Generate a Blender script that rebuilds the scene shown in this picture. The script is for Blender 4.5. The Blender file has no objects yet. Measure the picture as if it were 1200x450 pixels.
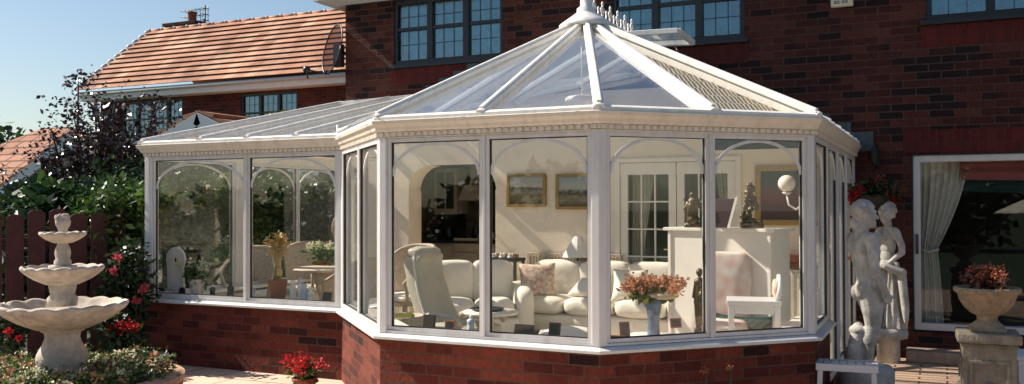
import bpy, bmesh, math, random
import numpy as np
from mathutils import Vector, Matrix, Euler
R = math.radians
random.seed(7); rng = np.random.default_rng(7)
C = bpy.context.scene.collection
S = bpy.context.scene
# ------------------------------------------------------------------ camera
CAM = Vector((2.007, -5.5955, 1.5585)); YAW = .43879; PITCH = .01373; FOC = 1077.6; ROLL = .0024
cd = bpy.data.cameras.new('camera'); cam = bpy.data.objects.new('camera', cd); C.objects.link(cam)
cd.sensor_width = 36; cd.lens = 36*FOC/1200; cd.clip_end = 3000; cd.clip_start = .05
cam.matrix_world = Matrix.Translation(CAM) @ Matrix.Rotation(YAW, 4, 'Z') @ Matrix.Rotation(math.pi/2+PITCH, 4, 'X') @ Matrix.Rotation(-ROLL, 4, 'Z')
S.camera = cam
# ------------------------------------------------------------------ world and sun
SUN_EL, SUN_AZ = R(40), R(5.5)         # low in front of the house walls, from the left
sd = Vector((-math.cos(SUN_AZ)*math.cos(SUN_EL), -math.sin(SUN_AZ)*math.cos(SUN_EL), math.sin(SUN_EL)))
w = bpy.data.worlds.new("World"); S.world = w; w.use_nodes = True
nt = w.node_tree; nt.nodes.clear()
sky = nt.nodes.new('ShaderNodeTexSky'); sky.sky_type = 'NISHITA'; sky.sun_disc = False
sky.sun_elevation = SUN_EL; sky.sun_rotation = math.atan2(sd.x, sd.y)
sky.air_density = 1.15; sky.dust_density = .8; sky.ozone_density = 2.6
bgn = nt.nodes.new('ShaderNodeBackground'); bgn.inputs['Strength'].default_value = .0625
wo = nt.nodes.new('ShaderNodeOutputWorld')
nt.links.new(sky.outputs[0], bgn.inputs['Color']); nt.links.new(bgn.outputs[0], wo.inputs['Surface'])
sl = bpy.data.lights.new('sun', 'SUN'); sl.energy = 5; sl.angle = R(.5); sl.color = (1, .91, .78)
so = bpy.data.objects.new('sun', sl); C.objects.link(so); so.rotation_euler = sd.to_track_quat('Z', 'Y').to_euler()
vs = S.view_settings; vs.view_transform = 'Standard'; vs.look = 'None'; vs.gamma = 1; vs.exposure = 0.85; vs.use_curve_mapping = False
S.render.engine = 'CYCLES'; S.cycles.transparent_max_bounces = 40; S.cycles.max_bounces = 8

# ------------------------------------------------------------------ helpers
def ray(u, v):                         # direction of a photograph pixel, used to read positions off the picture
    a, b = u-600, v-225
    cr, sr = math.cos(-ROLL), math.sin(-ROLL); a, b = a*cr+b*sr, -a*sr+b*cr
    x, y, z = a/FOC, -b/FOC, 1.
    cp, sp = math.cos(PITCH), math.sin(PITCH); z, y = z*cp-y*sp, y*cp+z*sp
    c, s = math.cos(YAW), math.sin(YAW)
    return Vector((c*x-s*z, s*x+c*z, y))
def at(u, v, D=None, Y=None, X=None, Z=None):
    r = ray(u, v)
    t = D if D is not None else (Y-CAM.y)/r.y if Y is not None else (X-CAM.x)/r.x if X is not None else (Z-CAM.z)/r.z
    return CAM + r*t

def rotm(rx=0, ry=0, rz=0): return Euler((rx, ry, rz)).to_matrix()
class MB:
    def __init__(s): s.v = []; s.f = []; s.sm = []
    def add(s, vs_, fs, smooth=False):
        n = len(s.v); s.v += [tuple(p) for p in vs_]; s.f += [tuple(i+n for i in f) for f in fs]; s.sm += [smooth]*len(fs); return s
    def box(s, x0, x1, y0, y1, z0, z1, M=None):
        x0, x1 = sorted((x0, x1)); y0, y1 = sorted((y0, y1)); z0, z1 = sorted((z0, z1))
        vs_ = [Vector(p) for p in ((x0,y0,z0),(x1,y0,z0),(x1,y1,z0),(x0,y1,z0),(x0,y0,z1),(x1,y0,z1),(x1,y1,z1),(x0,y1,z1))]
        if M is not None: vs_ = [M @ p for p in vs_]
        return s.add(vs_, [(0,3,2,1),(4,5,6,7),(0,1,5,4),(1,2,6,5),(2,3,7,6),(3,0,4,7)])
    def beam(s, p, q, w_, h, up=(0,0,1), lift=0):
        p, q = Vector(p), Vector(q); d = (q-p).normalized(); up = Vector(up); side = d.cross(up).normalized(); n = side.cross(d).normalized()
        vs_ = []
        for e in (p, q):
            for a, b in ((-1,-1),(1,-1),(1,1),(-1,1)): vs_.append(e + side*a*w_/2 + n*(lift + b*h/2))
        return s.add(vs_, [(0,3,2,1),(4,5,6,7),(0,1,5,4),(1,2,6,5),(2,3,7,6),(3,0,4,7)])
    def prism(s, pts, z0, z1):
        n = len(pts); vs_ = [(x,y,z0) for x,y in pts]+[(x,y,z1) for x,y in pts]
        return s.add(vs_, [tuple(reversed(range(n))), tuple(range(n,2*n))]+[(i,(i+1)%n,n+(i+1)%n,n+i) for i in range(n)])
    def slab(s, pts, thick):           # planar polygon extruded along its normal (downwards)
        P_ = [Vector(p) for p in pts]; nrm = (P_[1]-P_[0]).cross(P_[2]-P_[0]).normalized()
        if nrm.z < 0: P_.reverse(); nrm = -nrm
        n = len(P_); vs_ = [p-nrm*thick for p in P_]+P_
        return s.add(vs_, [tuple(reversed(range(n))), tuple(range(n,2*n))]+[(i,(i+1)%n,n+(i+1)%n,n+i) for i in range(n)])
    def lathe(s, prof, n=32, c=(0,0,0), mod=None, smooth=True, cap=True):
        vs_ = []; fs = []
        for k,(r,z) in enumerate(prof):
            for i in range(n):
                a = 2*math.pi*i/n; rr, zz = (r, z) if mod is None else mod(r, z, a, k)
                vs_.append((c[0]+rr*math.cos(a), c[1]+rr*math.sin(a), c[2]+zz))
        for k in range(len(prof)-1):
            for i in range(n):
                j = (i+1)%n; fs.append((k*n+i, k*n+j, (k+1)*n+j, (k+1)*n+i))
        if cap: fs += [tuple(reversed(range(n))), tuple((len(prof)-1)*n+i for i in range(n))]
        return s.add(vs_, fs, smooth)
    def tube(s, pts, r, n=8, smooth=True):
        P_ = [Vector(p) for p in pts]; rs = r if isinstance(r,(list,tuple)) else [r]*len(P_)
        vs_ = []; fs = []; up = None
        for k,p in enumerate(P_):
            d = (P_[min(k+1,len(P_)-1)]-P_[max(k-1,0)]).normalized()
            if up is None: up = d.orthogonal().normalized()
            up = (up - d*up.dot(d)).normalized(); sd_ = d.cross(up)
            for i in range(n):
                a = 2*math.pi*i/n; vs_.append(p+(up*math.cos(a)+sd_*math.sin(a))*rs[k])
        for k in range(len(P_)-1):
            for i in range(n):
                j=(i+1)%n; fs.append((k*n+i,k*n+j,(k+1)*n+j,(k+1)*n+i))
        fs += [tuple(reversed(range(n))), tuple((len(P_)-1)*n+i for i in range(n))]
        return s.add(vs_, fs, smooth)
    def ball(s, c, r, n=12, m=8, rot=None):
        if not isinstance(r,(list,tuple)): r=(r,r,r)
        vs_=[];fs=[]
        for k in range(m+1):
            ph=math.pi*k/m
            for i in range(n):
                a=2*math.pi*i/n; p=Vector((r[0]*math.sin(ph)*math.cos(a), r[1]*math.sin(ph)*math.sin(a), r[2]*math.cos(ph)))
                if rot is not None: p = rot @ p
                vs_.append(p+Vector(c))
        for k in range(m):
            for i in range(n):
                j=(i+1)%n; fs.append((k*n+i,(k+1)*n+i,(k+1)*n+j,k*n+j))
        return s.add(vs_,fs,True)
    def build(s, name, mat, parent=None, bevel=0, label=None, sub=0, seg=2):
        off = Vector((0,0,0)); q = parent
        while q is not None: off += Vector(q.get('_o', (0,0,0))); q = q.parent
        me = bpy.data.meshes.new(name); V = [Vector(p) for p in s.v]
        me.from_pydata([p-off for p in V], [], s.f)
        bm = bmesh.new(); bm.from_mesh(me)
        for f, sm in zip(bm.faces, s.sm): f.smooth = sm
        bmesh.ops.remove_doubles(bm, verts=bm.verts, dist=1e-5)
        bmesh.ops.recalc_face_normals(bm, faces=bm.faces)
        uv = bm.loops.layers.uv.new('uv')
        for f in bm.faces:
            n = f.normal
            for l in f.loops:
                c = l.vert.co+off
                if abs(n.z) > .75: l[uv].uv = (c.x, c.y)
                else:
                    t = Vector((-n.y, n.x)); t.normalize(); l[uv].uv = (c.x*t.x+c.y*t.y, c.z)
        bm.to_mesh(me); bm.free()
        o = bpy.data.objects.new(name, me); C.objects.link(o); me.materials.append(mat)
        if parent is not None: o.parent = parent
        if bevel:
            b = o.modifiers.new('bevel','BEVEL'); b.width = bevel; b.segments = seg; b.limit_method='ANGLE'; b.angle_limit=R(35)
            if seg>2 or sub:
                for f in me.polygons: f.use_smooth=True
        if sub:
            m_ = o.modifiers.new('subdivision','SUBSURF'); m_.levels=m_.render_levels=sub
            for f in me.polygons: f.use_smooth=True
        if label: o['label'] = label
        return o
def thing(name, label, cat, loc=(0,0,0), group=None):
    o = bpy.data.objects.new(name, None); C.objects.link(o); o.location = loc; o['_o'] = tuple(loc)
    o.empty_display_size = .1
    return tag(o, label, cat, group)
def tag(o, label, cat, group=None):
    o['label'] = label; o['category'] = cat
    if group: o['group'] = group
    return o
def struct(o): o['kind'] = 'structure'; return o
def place(o, loc, rz=0): o.location = loc; o.rotation_euler = (0,0,rz); return o
def copy_tree(o, parent=None):
    c = o.copy(); C.objects.link(c); c.parent = parent
    for ch in list(o.children): copy_tree(ch, c)
    return c

# ------------------------------------------------------------------ materials
def mat(name, col, rough=.6, spec=.5, metal=0, noise=0, nscale=8, bump=0, bscale=40, col2=None, sheen=0, detail=4):
    m = bpy.data.materials.new(name); m.use_nodes = True; t = m.node_tree; b = t.nodes['Principled BSDF']
    b.inputs['Base Color'].default_value = (*col,1); b.inputs['Roughness'].default_value = rough; b.inputs['Metallic'].default_value = metal
    b.inputs['Specular IOR Level'].default_value = spec
    if sheen: b.inputs['Sheen Weight'].default_value = sheen
    tc = t.nodes.new('ShaderNodeTexCoord')
    if noise or col2:
        n = t.nodes.new('ShaderNodeTexNoise'); n.inputs['Scale'].default_value = nscale; n.inputs['Detail'].default_value = detail; n.inputs['Roughness'].default_value=.65
        t.links.new(tc.outputs['Object'], n.inputs['Vector'])
        r = t.nodes.new('ShaderNodeValToRGB'); c2 = col2 or tuple(c*(1-noise) for c in col)
        r.color_ramp.elements[0].position=.35; r.color_ramp.elements[1].position=.65
        r.color_ramp.elements[0].color=(*c2,1); r.color_ramp.elements[1].color=(*col,1)
        t.links.new(n.outputs[0], r.inputs[0]); t.links.new(r.outputs[0], b.inputs['Base Color'])
    if bump:
        n = t.nodes.new('ShaderNodeTexNoise'); n.inputs['Scale'].default_value=bscale; n.inputs['Detail'].default_value=6
        t.links.new(tc.outputs['Object'], n.inputs['Vector'])
        bp = t.nodes.new('ShaderNodeBump'); bp.inputs['Strength'].default_value=bump; bp.inputs['Distance'].default_value=.02
        t.links.new(n.outputs[0], bp.inputs['Height']); t.links.new(bp.outputs[0], b.inputs['Normal'])
    return m
def weather(m, amount=.2, col=(.42,.40,.33)):
    t=m.node_tree; b=t.nodes['Principled BSDF']; tc=t.nodes.new('ShaderNodeTexCoord'); mp=t.nodes.new('ShaderNodeMapping'); mp.inputs['Scale'].default_value=(9,9,1.6)
    n=t.nodes.new('ShaderNodeTexNoise'); n.inputs['Scale'].default_value=1.6; n.inputs['Detail'].default_value=8; n.inputs['Roughness'].default_value=.7
    t.links.new(tc.outputs['Object'],mp.inputs[0]); t.links.new(mp.outputs[0],n.inputs['Vector'])
    mr=t.nodes.new('ShaderNodeMapRange'); mr.inputs['From Min'].default_value=.45; mr.inputs['From Max'].default_value=.8; mr.inputs['To Max'].default_value=amount*2.2; t.links.new(n.outputs[0],mr.inputs['Value'])
    mx=t.nodes.new('ShaderNodeMix'); mx.data_type='RGBA'; src=b.inputs['Base Color'].links[0].from_socket if b.inputs['Base Color'].links else None
    if src: t.links.new(src,mx.inputs['A'])
    else: mx.inputs['A'].default_value=b.inputs['Base Color'].default_value
    mx.inputs['B'].default_value=(*col,1); t.links.new(mr.outputs[0],mx.inputs['Factor']); t.links.new(mx.outputs['Result'],b.inputs['Base Color']); return m
def glass(name, tint=(.93,.96,.95), f0=.06, f1=.75, haze=0, hazecol=(.8,.85,.9)):
    m = bpy.data.materials.new(name); m.use_nodes = True; t = m.node_tree; t.nodes.clear()
    tr = t.nodes.new('ShaderNodeBsdfTransparent'); tr.inputs[0].default_value=(*tint,1)
    gl = t.nodes.new('ShaderNodeBsdfGlossy'); gl.inputs['Roughness'].default_value=.015; gl.inputs[0].default_value=(.92,.97,1,1)
    lw = t.nodes.new('ShaderNodeLayerWeight'); lw.inputs[0].default_value=.5
    po = t.nodes.new('ShaderNodeMath'); po.operation='POWER'; po.inputs[1].default_value=4
    mr = t.nodes.new('ShaderNodeMapRange'); mr.inputs['To Min'].default_value=f0; mr.inputs['To Max'].default_value=f1
    t.links.new(lw.outputs['Facing'], po.inputs[0]); t.links.new(po.outputs[0], mr.inputs['Value'])
    mx = t.nodes.new('ShaderNodeMixShader'); t.links.new(mr.outputs[0], mx.inputs[0]); 
    src = tr.outputs[0]
    if haze:
        df = t.nodes.new('ShaderNodeBsdfTranslucent'); df.inputs[0].default_value=(*hazecol,1)
        d2 = t.nodes.new('ShaderNodeBsdfDiffuse'); d2.inputs[0].default_value=(*hazecol,1)
        a = t.nodes.new('ShaderNodeMixShader'); t.links.new(df.outputs[0],a.inputs[1]); t.links.new(d2.outputs[0],a.inputs[2])
        b = t.nodes.new('ShaderNodeMixShader'); b.inputs[0].default_value=haze; t.links.new(tr.outputs[0],b.inputs[1]); t.links.new(a.outputs[0],b.inputs[2]); src=b.outputs[0]
    t.links.new(src, mx.inputs[1]); t.links.new(gl.outputs[0], mx.inputs[2])
    o = t.nodes.new('ShaderNodeOutputMaterial'); t.links.new(mx.outputs[0], o.inputs[0]); return m
def bricks(name, cols, mortar, w_=.225, h_=.075, mort=.009, rough=.88, off=.5, bump=.8, dirt=.38, soldier=False, sc=1, pos=None):
    m = bpy.data.materials.new(name); m.use_nodes = True; t = m.node_tree; b = t.nodes['Principled BSDF']; b.inputs['Roughness'].default_value=rough
    b.inputs['Specular IOR Level'].default_value=.25
    uv = t.nodes.new('ShaderNodeUVMap'); uv.uv_map='uv'
    vec = uv.outputs[0]
    if soldier:
        mp = t.nodes.new('ShaderNodeMapping'); mp.inputs['Rotation'].default_value=(0,0,R(90)); t.links.new(vec, mp.inputs[0]); vec=mp.outputs[0]
    bt = t.nodes.new('ShaderNodeTexBrick'); bt.offset=off; bt.inputs['Scale'].default_value=1; bt.inputs['Brick Width'].default_value=w_*sc; bt.inputs['Row Height'].default_value=h_*sc
    bt.inputs['Mortar Size'].default_value=mort; bt.inputs['Mortar Smooth'].default_value=.2; bt.inputs['Bias'].default_value=0
    bt.inputs['Color1'].default_value=(0,0,0,1); bt.inputs['Color2'].default_value=(1,1,1,1); bt.inputs['Mortar'].default_value=(.5,.5,.5,1)
    t.links.new(vec, bt.inputs['Vector'])
    r = t.nodes.new('ShaderNodeValToRGB'); e = r.color_ramp.elements
    n = len(cols); pos = pos or [i/(n-1) for i in range(n)]
    for i,c in enumerate(cols):
        if i<2: el = e[i]; el.position = pos[i]
        else: el = e.new(pos[i])
        el.color=(*c,1)
    cl=t.nodes.new('ShaderNodeTexNoise'); cl.inputs['Scale'].default_value=1.3; cl.inputs['Detail'].default_value=2; t.links.new(uv.outputs[0],cl.inputs['Vector'])
    cm_=t.nodes.new('ShaderNodeMath'); cm_.operation='MULTIPLY_ADD'; cm_.inputs[1].default_value=1.1; cm_.inputs[2].default_value=-.55; t.links.new(cl.outputs[0],cm_.inputs[0])
    ca=t.nodes.new('ShaderNodeMath'); ca.operation='ADD'; ca.use_clamp=True; t.links.new(bt.outputs['Color'],ca.inputs[0]); t.links.new(cm_.outputs[0],ca.inputs[1]); t.links.new(ca.outputs[0], r.inputs[0])
    nz = t.nodes.new('ShaderNodeTexNoise'); nz.inputs['Scale'].default_value=30; nz.inputs['Detail'].default_value=6; t.links.new(uv.outputs[0], nz.inputs['Vector'])
    nb = t.nodes.new('ShaderNodeTexNoise'); nb.inputs['Scale'].default_value=.9; nb.inputs['Detail'].default_value=5; t.links.new(uv.outputs[0], nb.inputs['Vector'])
    ad = t.nodes.new('ShaderNodeMath'); ad.operation='ADD'; t.links.new(nz.outputs[0], ad.inputs[0]); t.links.new(nb.outputs[0], ad.inputs[1])
    mr = t.nodes.new('ShaderNodeMapRange'); mr.inputs['From Min'].default_value=.6; mr.inputs['From Max'].default_value=1.4; mr.inputs['To Min'].default_value=1-dirt; mr.inputs['To Max'].default_value=1+dirt
    t.links.new(ad.outputs[0], mr.inputs['Value'])
    mx = t.nodes.new('ShaderNodeMix'); mx.data_type='RGBA'; t.links.new(bt.outputs['Fac'], mx.inputs['Factor']); t.links.new(r.outputs[0], mx.inputs['A']); mx.inputs['B'].default_value=(*mortar,1)
    ml = t.nodes.new('ShaderNodeVectorMath'); ml.operation='SCALE'; t.links.new(mx.outputs['Result'], ml.inputs[0]); t.links.new(mr.outputs[0], ml.inputs['Scale'])
    t.links.new(ml.outputs[0], b.inputs['Base Color'])
    mm = t.nodes.new('ShaderNodeMath'); mm.operation='MULTIPLY_ADD'; mm.inputs[1].default_value=-1.5; t.links.new(bt.outputs['Fac'], mm.inputs[0]); t.links.new(nz.outputs[0], mm.inputs[2])
    bp = t.nodes.new('ShaderNodeBump'); bp.inputs['Strength'].default_value=bump; bp.inputs['Distance'].default_value=.006
    t.links.new(mm.outputs[0], bp.inputs['Height']); t.links.new(bp.outputs[0], b.inputs['Normal'])
    return m
def leafmat(name, c1, c2, c3=None, rough=.45, trans=.25, spec=.5):
    m = bpy.data.materials.new(name); m.use_nodes=True; t=m.node_tree; b=t.nodes['Principled BSDF']; b.inputs['Roughness'].default_value=rough; b.inputs['Specular IOR Level'].default_value=spec
    g=t.nodes.new('ShaderNodeNewGeometry'); r=t.nodes.new('ShaderNodeValToRGB'); e=r.color_ramp.elements
    e[0].color=(*c1,1); e[1].color=(*c2,1)
    if c3: x=e.new(.93); x.color=(*c2,1); e[-1].color=(*c3,1); e[-1].position=1
    t.links.new(g.outputs['Random Per Island'], r.inputs[0]); t.links.new(r.outputs[0], b.inputs['Base Color'])
    if trans:
        tl=t.nodes.new('ShaderNodeBsdfTranslucent'); t.links.new(r.outputs[0], tl.inputs[0]); mx=t.nodes.new('ShaderNodeMixShader'); mx.inputs[0].default_value=trans
        t.links.new(b.outputs[0],mx.inputs[1]); t.links.new(tl.outputs[0],mx.inputs[2]); t.links.new(mx.outputs[0], t.nodes['Material Output'].inputs[0])
    return m
M = {}
M['bluegrey'] = mat('blue_grey_board', (.40,.45,.5), .5)  # bluish shade on the white outbuilding gable is put into this colour
M['pvc'] = mat('white_pvc', (.70,.685,.675), .32, noise=.05, nscale=3)
M['pvc_cream'] = mat('cream_pvc', (.78,.71,.60), .4, noise=.06, nscale=4)
M['roofbar'] = mat('roof_bar_white', (.86,.82,.77), .35, noise=.05, nscale=3)
for k_ in ('pvc','pvc_cream','roofbar'): weather(M[k_],.26)
M['gasket'] = mat('black_rubber', (.012,.012,.013), .6)
M['glass'] = glass('window_glass', (.985,.98,.965), .052, .7)
M['glass_roof'] = glass('roof_glass', (.98,.985,.99), .065, .75, haze=.05, hazecol=(.78,.90,.98))  # bluish haze stands in for sky mirrored on the clear roof
M['glass_clear'] = glass('clear_roof_glass', (.97,.97,.96), .03, .25)
M['glass_dark'] = glass('door_glass', (.93,.94,.93), .035, .7)
M['glass_sky'] = glass('upper_window_glass', (.6,.85,.92), .13, .8)  # blue-green tint stands in for mirrored sky
M['brick_low'] = bricks('red_brick', [(.022,.009,.009),(.075,.016,.012),(.125,.027,.017),(.185,.044,.026)], (.11,.055,.040), w_=.215, h_=.0735, mort=.006, pos=[0,.22,.6,1])  # mortar darkened to carry the shade of its recessed joints
M['brick_house'] = bricks('dark_red_brick', [(.016,.009,.010),(.026,.011,.012),(.056,.015,.012),(.074,.021,.015),(.100,.032,.022)], (.080,.045,.036), w_=.235, h_=.078, mort=.007, pos=[0,.25,.33,.7,1])
M['brick_soldier'] = bricks('soldier_brick', [(.085,.013,.012),(.11,.019,.015)], (.08,.03,.022), w_=.24, h_=.075, mort=.006, off=0, soldier=True)
M['brick_wing'] = bricks('wing_brick', [(.04,.012,.011),(.08,.02,.016),(.10,.026,.02)], (.09,.045,.036), mort=.007)
M['tile'] = bricks('terracotta_roof_tile', [(.30,.14,.09),(.36,.18,.115),(.41,.22,.145),(.50,.31,.21)], (.28,.11,.06), w_=.33, h_=.36, mort=.006, dirt=.5, bump=.4)
M['tile_far'] = bricks('distant_roof_tile', [(.28,.12,.075),(.34,.16,.10),(.40,.2,.13)], (.09,.035,.02), w_=.7, h_=.40, mort=.045, dirt=.3, bump=.2)  # dark joint lines stand in for shadow gaps under the courses
M['paver'] = bricks('patio_paver', [(.55,.40,.30),(.62,.47,.36),(.66,.52,.42)], (.32,.23,.17), w_=.42, h_=.42, mort=.012, off=.5, dirt=.22)
M['paver_small'] = bricks('clay_paver', [(.40,.27,.19),(.50,.35,.26),(.45,.29,.2)], (.10,.07,.05), w_=.45, h_=.115, mort=.010, off=.5, dirt=.3)
M['grass'] = mat('lawn_grass', (.035,.06,.018), .9, noise=.5, nscale=6, bump=.6, bscale=60)
M['stone'] = mat('cast_stone', (.68,.58,.49), .88, noise=.42, nscale=8, bump=.45, bscale=90)
M['marble'] = mat('weathered_white_stone', (.64,.61,.57), .8, noise=.48, nscale=7, bump=.3, bscale=70)
M['pedestal'] = mat('weathered_pedestal_stone', (.34,.29,.22), .9, noise=.35, nscale=16, bump=.5, bscale=80)
M['urn'] = mat('sandstone', (.42,.31,.20), .85, noise=.35, nscale=22, bump=.6, bscale=60)
M['fence'] = mat('dark_red_stained_wood', (.075,.015,.013), .7, noise=.4, nscale=12, bump=.3, bscale=50)
M['darkframe'] = mat('black_window_paint', (.012,.014,.018), .35)
M['lead'] = mat('lead_flashing', (.055,.08,.09), .55, noise=.3, nscale=15)
M['whitepaint'] = mat('white_painted_board', (.72,.72,.72), .5, noise=.1, nscale=6)
M['cream_wall'] = mat('cream_plaster', (.90,.80,.65), .9, noise=.06, nscale=2.5, bump=.1)
M['render_wall'] = mat('cream_render', (.55,.47,.36), .9, noise=.15, nscale=3)
M['timber'] = mat('dark_timber', (.03,.02,.018), .7)
M['dark_room'] = mat('dim_room_wall', (.05,.045,.04), .9)  # near-black colour stands in for the dimness of unlit rooms
M['carpet'] = mat('beige_floor', (.68,.59,.48), .9, noise=.12, nscale=9)
M['sofa'] = mat('cream_sofa_leather', (.88,.82,.71), .6, noise=.08, nscale=5, bump=.5, bscale=8)
M['recliner'] = mat('grey_green_leather', (.56,.52,.43), .5, noise=.15, nscale=6, bump=.2, bscale=20)
M['cane'] = mat('pale_cane', (.62,.50,.38), .6, noise=.3, nscale=40, bump=.4, bscale=80)
M['whitewood'] = mat('white_gloss_wood', (.88,.83,.76), .35, noise=.04)
M['dkwood'] = mat('dark_wood', (.05,.022,.015), .4, noise=.4, nscale=12)
M['redwood'] = mat('red_brown_wood', (.22,.05,.03), .45, noise=.3, nscale=14)
M['gold'] = mat('gilt_frame', (.50,.32,.12), .4, metal=.5, noise=.3, nscale=30)
M['bronze'] = mat('bronze', (.16,.11,.07), .35, metal=.6, noise=.5, nscale=30, bump=.4, bscale=60)
M['black'] = mat('black_plastic', (.015,.015,.017), .4)
M['terracotta'] = mat('terracotta_pot', (.30,.085,.05), .8, noise=.2)
M['bluewhite'] = mat('blue_white_china', (.35,.45,.6), .3, col2=(.75,.75,.75), nscale=30)
M['blueglass'] = mat('blue_grey_vase', (.13,.2,.32), .2, noise=.3, nscale=9)
M['curtain'] = mat('sheer_curtain', (.80,.76,.66), .9, noise=.15, nscale=18)
M['net'] = mat('net_curtain', (.22,.55,.66), .9, noise=.5, nscale=6)  # teal put in for sky mirrored in the upper panes
M['maroon'] = mat('maroon_fabric', (.42,.13,.13), .8, noise=.2)
M['green_fabric'] = mat('dark_green_fabric', (.01,.04,.035), .8)
M['shade'] = mat('white_lampshade', (.85,.82,.76), .8)
M['opal'] = mat('opal_glass', (.88,.82,.76), .25)
M['plastic'] = mat('white_resin_plastic', (.70,.69,.70), .4, noise=.05)
M['canvas'] = mat('cream_canvas', (.75,.68,.56), .85)
M['bark'] = mat('bark', (.06,.045,.035), .9, noise=.4, nscale=20, bump=.5)
M['pale_bark'] = mat('pale_bark', (.30,.27,.22), .9, noise=.4, nscale=20)
M['soil'] = mat('soil', (.03,.02,.014), 1, noise=.4, nscale=30, bump=.6)
M['wheat'] = leafmat('dried_wheat', (.55,.36,.12), (.75,.55,.25), trans=.1)
M['kitchen'] = mat('kitchen_wood', (.50,.42,.31), .5, noise=.1)
M['hood'] = mat('cream_hood', (.45,.40,.30), .5)
M['worktop'] = mat('dark_worktop', (.03,.03,.03), .3)
for k_,c_ in (('stone',(.30,.27,.20)),('marble',(.36,.35,.30)),('urn',(.10,.09,.06)),('pedestal',(.08,.09,.05))): weather(M[k_],.34,c_)
M['dishmesh'] = glass('dish_mesh', (.36,.25,.22), .02, .1)
M['blind'] = None
M['alarm'] = mat('cream_box_plastic', (.75,.68,.52), .5)
M['text'] = mat('grey_print', (.12,.1,.09), .7)
M['red_petal'] = leafmat('red_petals', (.34,.008,.012), (.60,.02,.025), rough=.7)
M['pink_petal'] = leafmat('pink_petals', (.50,.04,.07), (.70,.14,.17), rough=.7)
M['rust_petal'] = leafmat('rust_petals', (.30,.06,.03), (.62,.22,.12), rough=.7)
M['bouquet_petal'] = leafmat('bouquet_petals', (.50,.16,.08), (.66,.42,.26), (.78,.62,.2), rough=.7)
M['mixed_petal'] = leafmat('mixed_petals', (.40,.13,.05), (.50,.33,.20), (.70,.52,.15), rough=.7)
M['white_petal'] = leafmat('white_petals', (.75,.72,.62), (.8,.78,.5), rough=.7)
M['leaf_green'] = leafmat('garden_leaves', (.025,.055,.012), (.09,.17,.03), (.20,.28,.06))
M['leaf_hedge'] = leafmat('hedge_leaves', (.015,.035,.010), (.05,.11,.025), (.13,.2,.05))
M['leaf_dark'] = leafmat('dark_climber_leaves', (.010,.022,.008), (.035,.07,.018), (.06,.1,.03))
M['leaf_purple'] = leafmat('purple_plum_leaves', (.012,.008,.009), (.04,.018,.018), (.11,.05,.045), rough=.3, trans=.12, spec=.8)
M['leaf_conifer'] = leafmat('conifer_needles', (.012,.03,.015), (.03,.06,.03), trans=.1)
M['leaf_olive'] = leafmat('olive_leaves', (.08,.09,.02), (.20,.20,.05))

def wavy_blind():
    m = bpy.data.materials.new('pleated_blind'); m.use_nodes=True; t=m.node_tree; b=t.nodes['Principled BSDF']; b.inputs['Roughness'].default_value=.9
    tc=t.nodes.new('ShaderNodeTexCoord'); mp=t.nodes.new('ShaderNodeMapping'); wv=t.nodes.new('ShaderNodeTexWave'); wv.inputs['Scale'].default_value=9; wv.inputs['Distortion'].default_value=2.2; wv.inputs['Detail'].default_value=1; wv.bands_direction='Y'
    t.links.new(tc.outputs['Object'],mp.inputs[0]); mp.inputs['Rotation'].default_value=(0,0,R(45)); t.links.new(mp.outputs[0],wv.inputs['Vector'])
    r=t.nodes.new('ShaderNodeValToRGB'); r.color_ramp.elements[0].color=(.50,.38,.22,1); r.color_ramp.elements[1].color=(.85,.72,.50,1)
    t.links.new(wv.outputs[0],r.inputs[0]); t.links.new(r.outputs[0],b.inputs['Base Color'])
    bp=t.nodes.new('ShaderNodeBump'); bp.inputs['Strength'].default_value=.8; bp.inputs['Distance'].default_value=.03; t.links.new(wv.outputs[0],bp.inputs['Height']); t.links.new(bp.outputs[0],b.inputs['Normal'])
    return m
M['blind'] = wavy_blind()
def painting_mat(name, kind):
    m = bpy.data.materials.new(name); m.use_nodes=True; t=m.node_tree; b=t.nodes['Principled BSDF']; b.inputs['Roughness'].default_value=.5
    tc=t.nodes.new('ShaderNodeTexCoord'); sp=t.nodes.new('ShaderNodeSeparateXYZ'); t.links.new(tc.outputs['Generated'],sp.inputs[0])
    n=t.nodes.new('ShaderNodeTexNoise'); n.inputs['Scale'].default_value=6 if kind!='dark' else 3; t.links.new(tc.outputs['Generated'],n.inputs['Vector'])
    a=t.nodes.new('ShaderNodeMath'); a.operation='MULTIPLY_ADD'; a.inputs[1].default_value=.28; t.links.new(n.outputs[0],a.inputs[0]); t.links.new(sp.outputs['Z'],a.inputs[2])
    r=t.nodes.new('ShaderNodeValToRGB'); e=r.color_ramp.elements
    if kind=='dark': cs=[(0,(.02,.02,.02)),(.45,(.10,.02,.03)),(.6,(.16,.03,.05)),(.9,(.03,.05,.06)),(1,(.02,.03,.04))]
    elif kind=='sea': cs=[(0,(.10,.08,.05)),(.45,(.22,.20,.13)),(.62,(.06,.07,.05)),(.75,(.45,.48,.42)),(1,(.35,.42,.45))]
    else: cs=[(0,(.07,.06,.03)),(.4,(.20,.17,.08)),(.6,(.30,.28,.2)),(.72,(.08,.08,.05)),(.8,(.5,.48,.4)),(1,(.42,.45,.45))]
    for i,(p,c) in enumerate(cs):
        el = e[i] if i<2 else e.new(p)
        el.position=p; el.color=(*c,1)
    t.links.new(a.outputs[0],r.inputs[0]); t.links.new(r.outputs[0],b.inputs['Base Color']); return m

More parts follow.
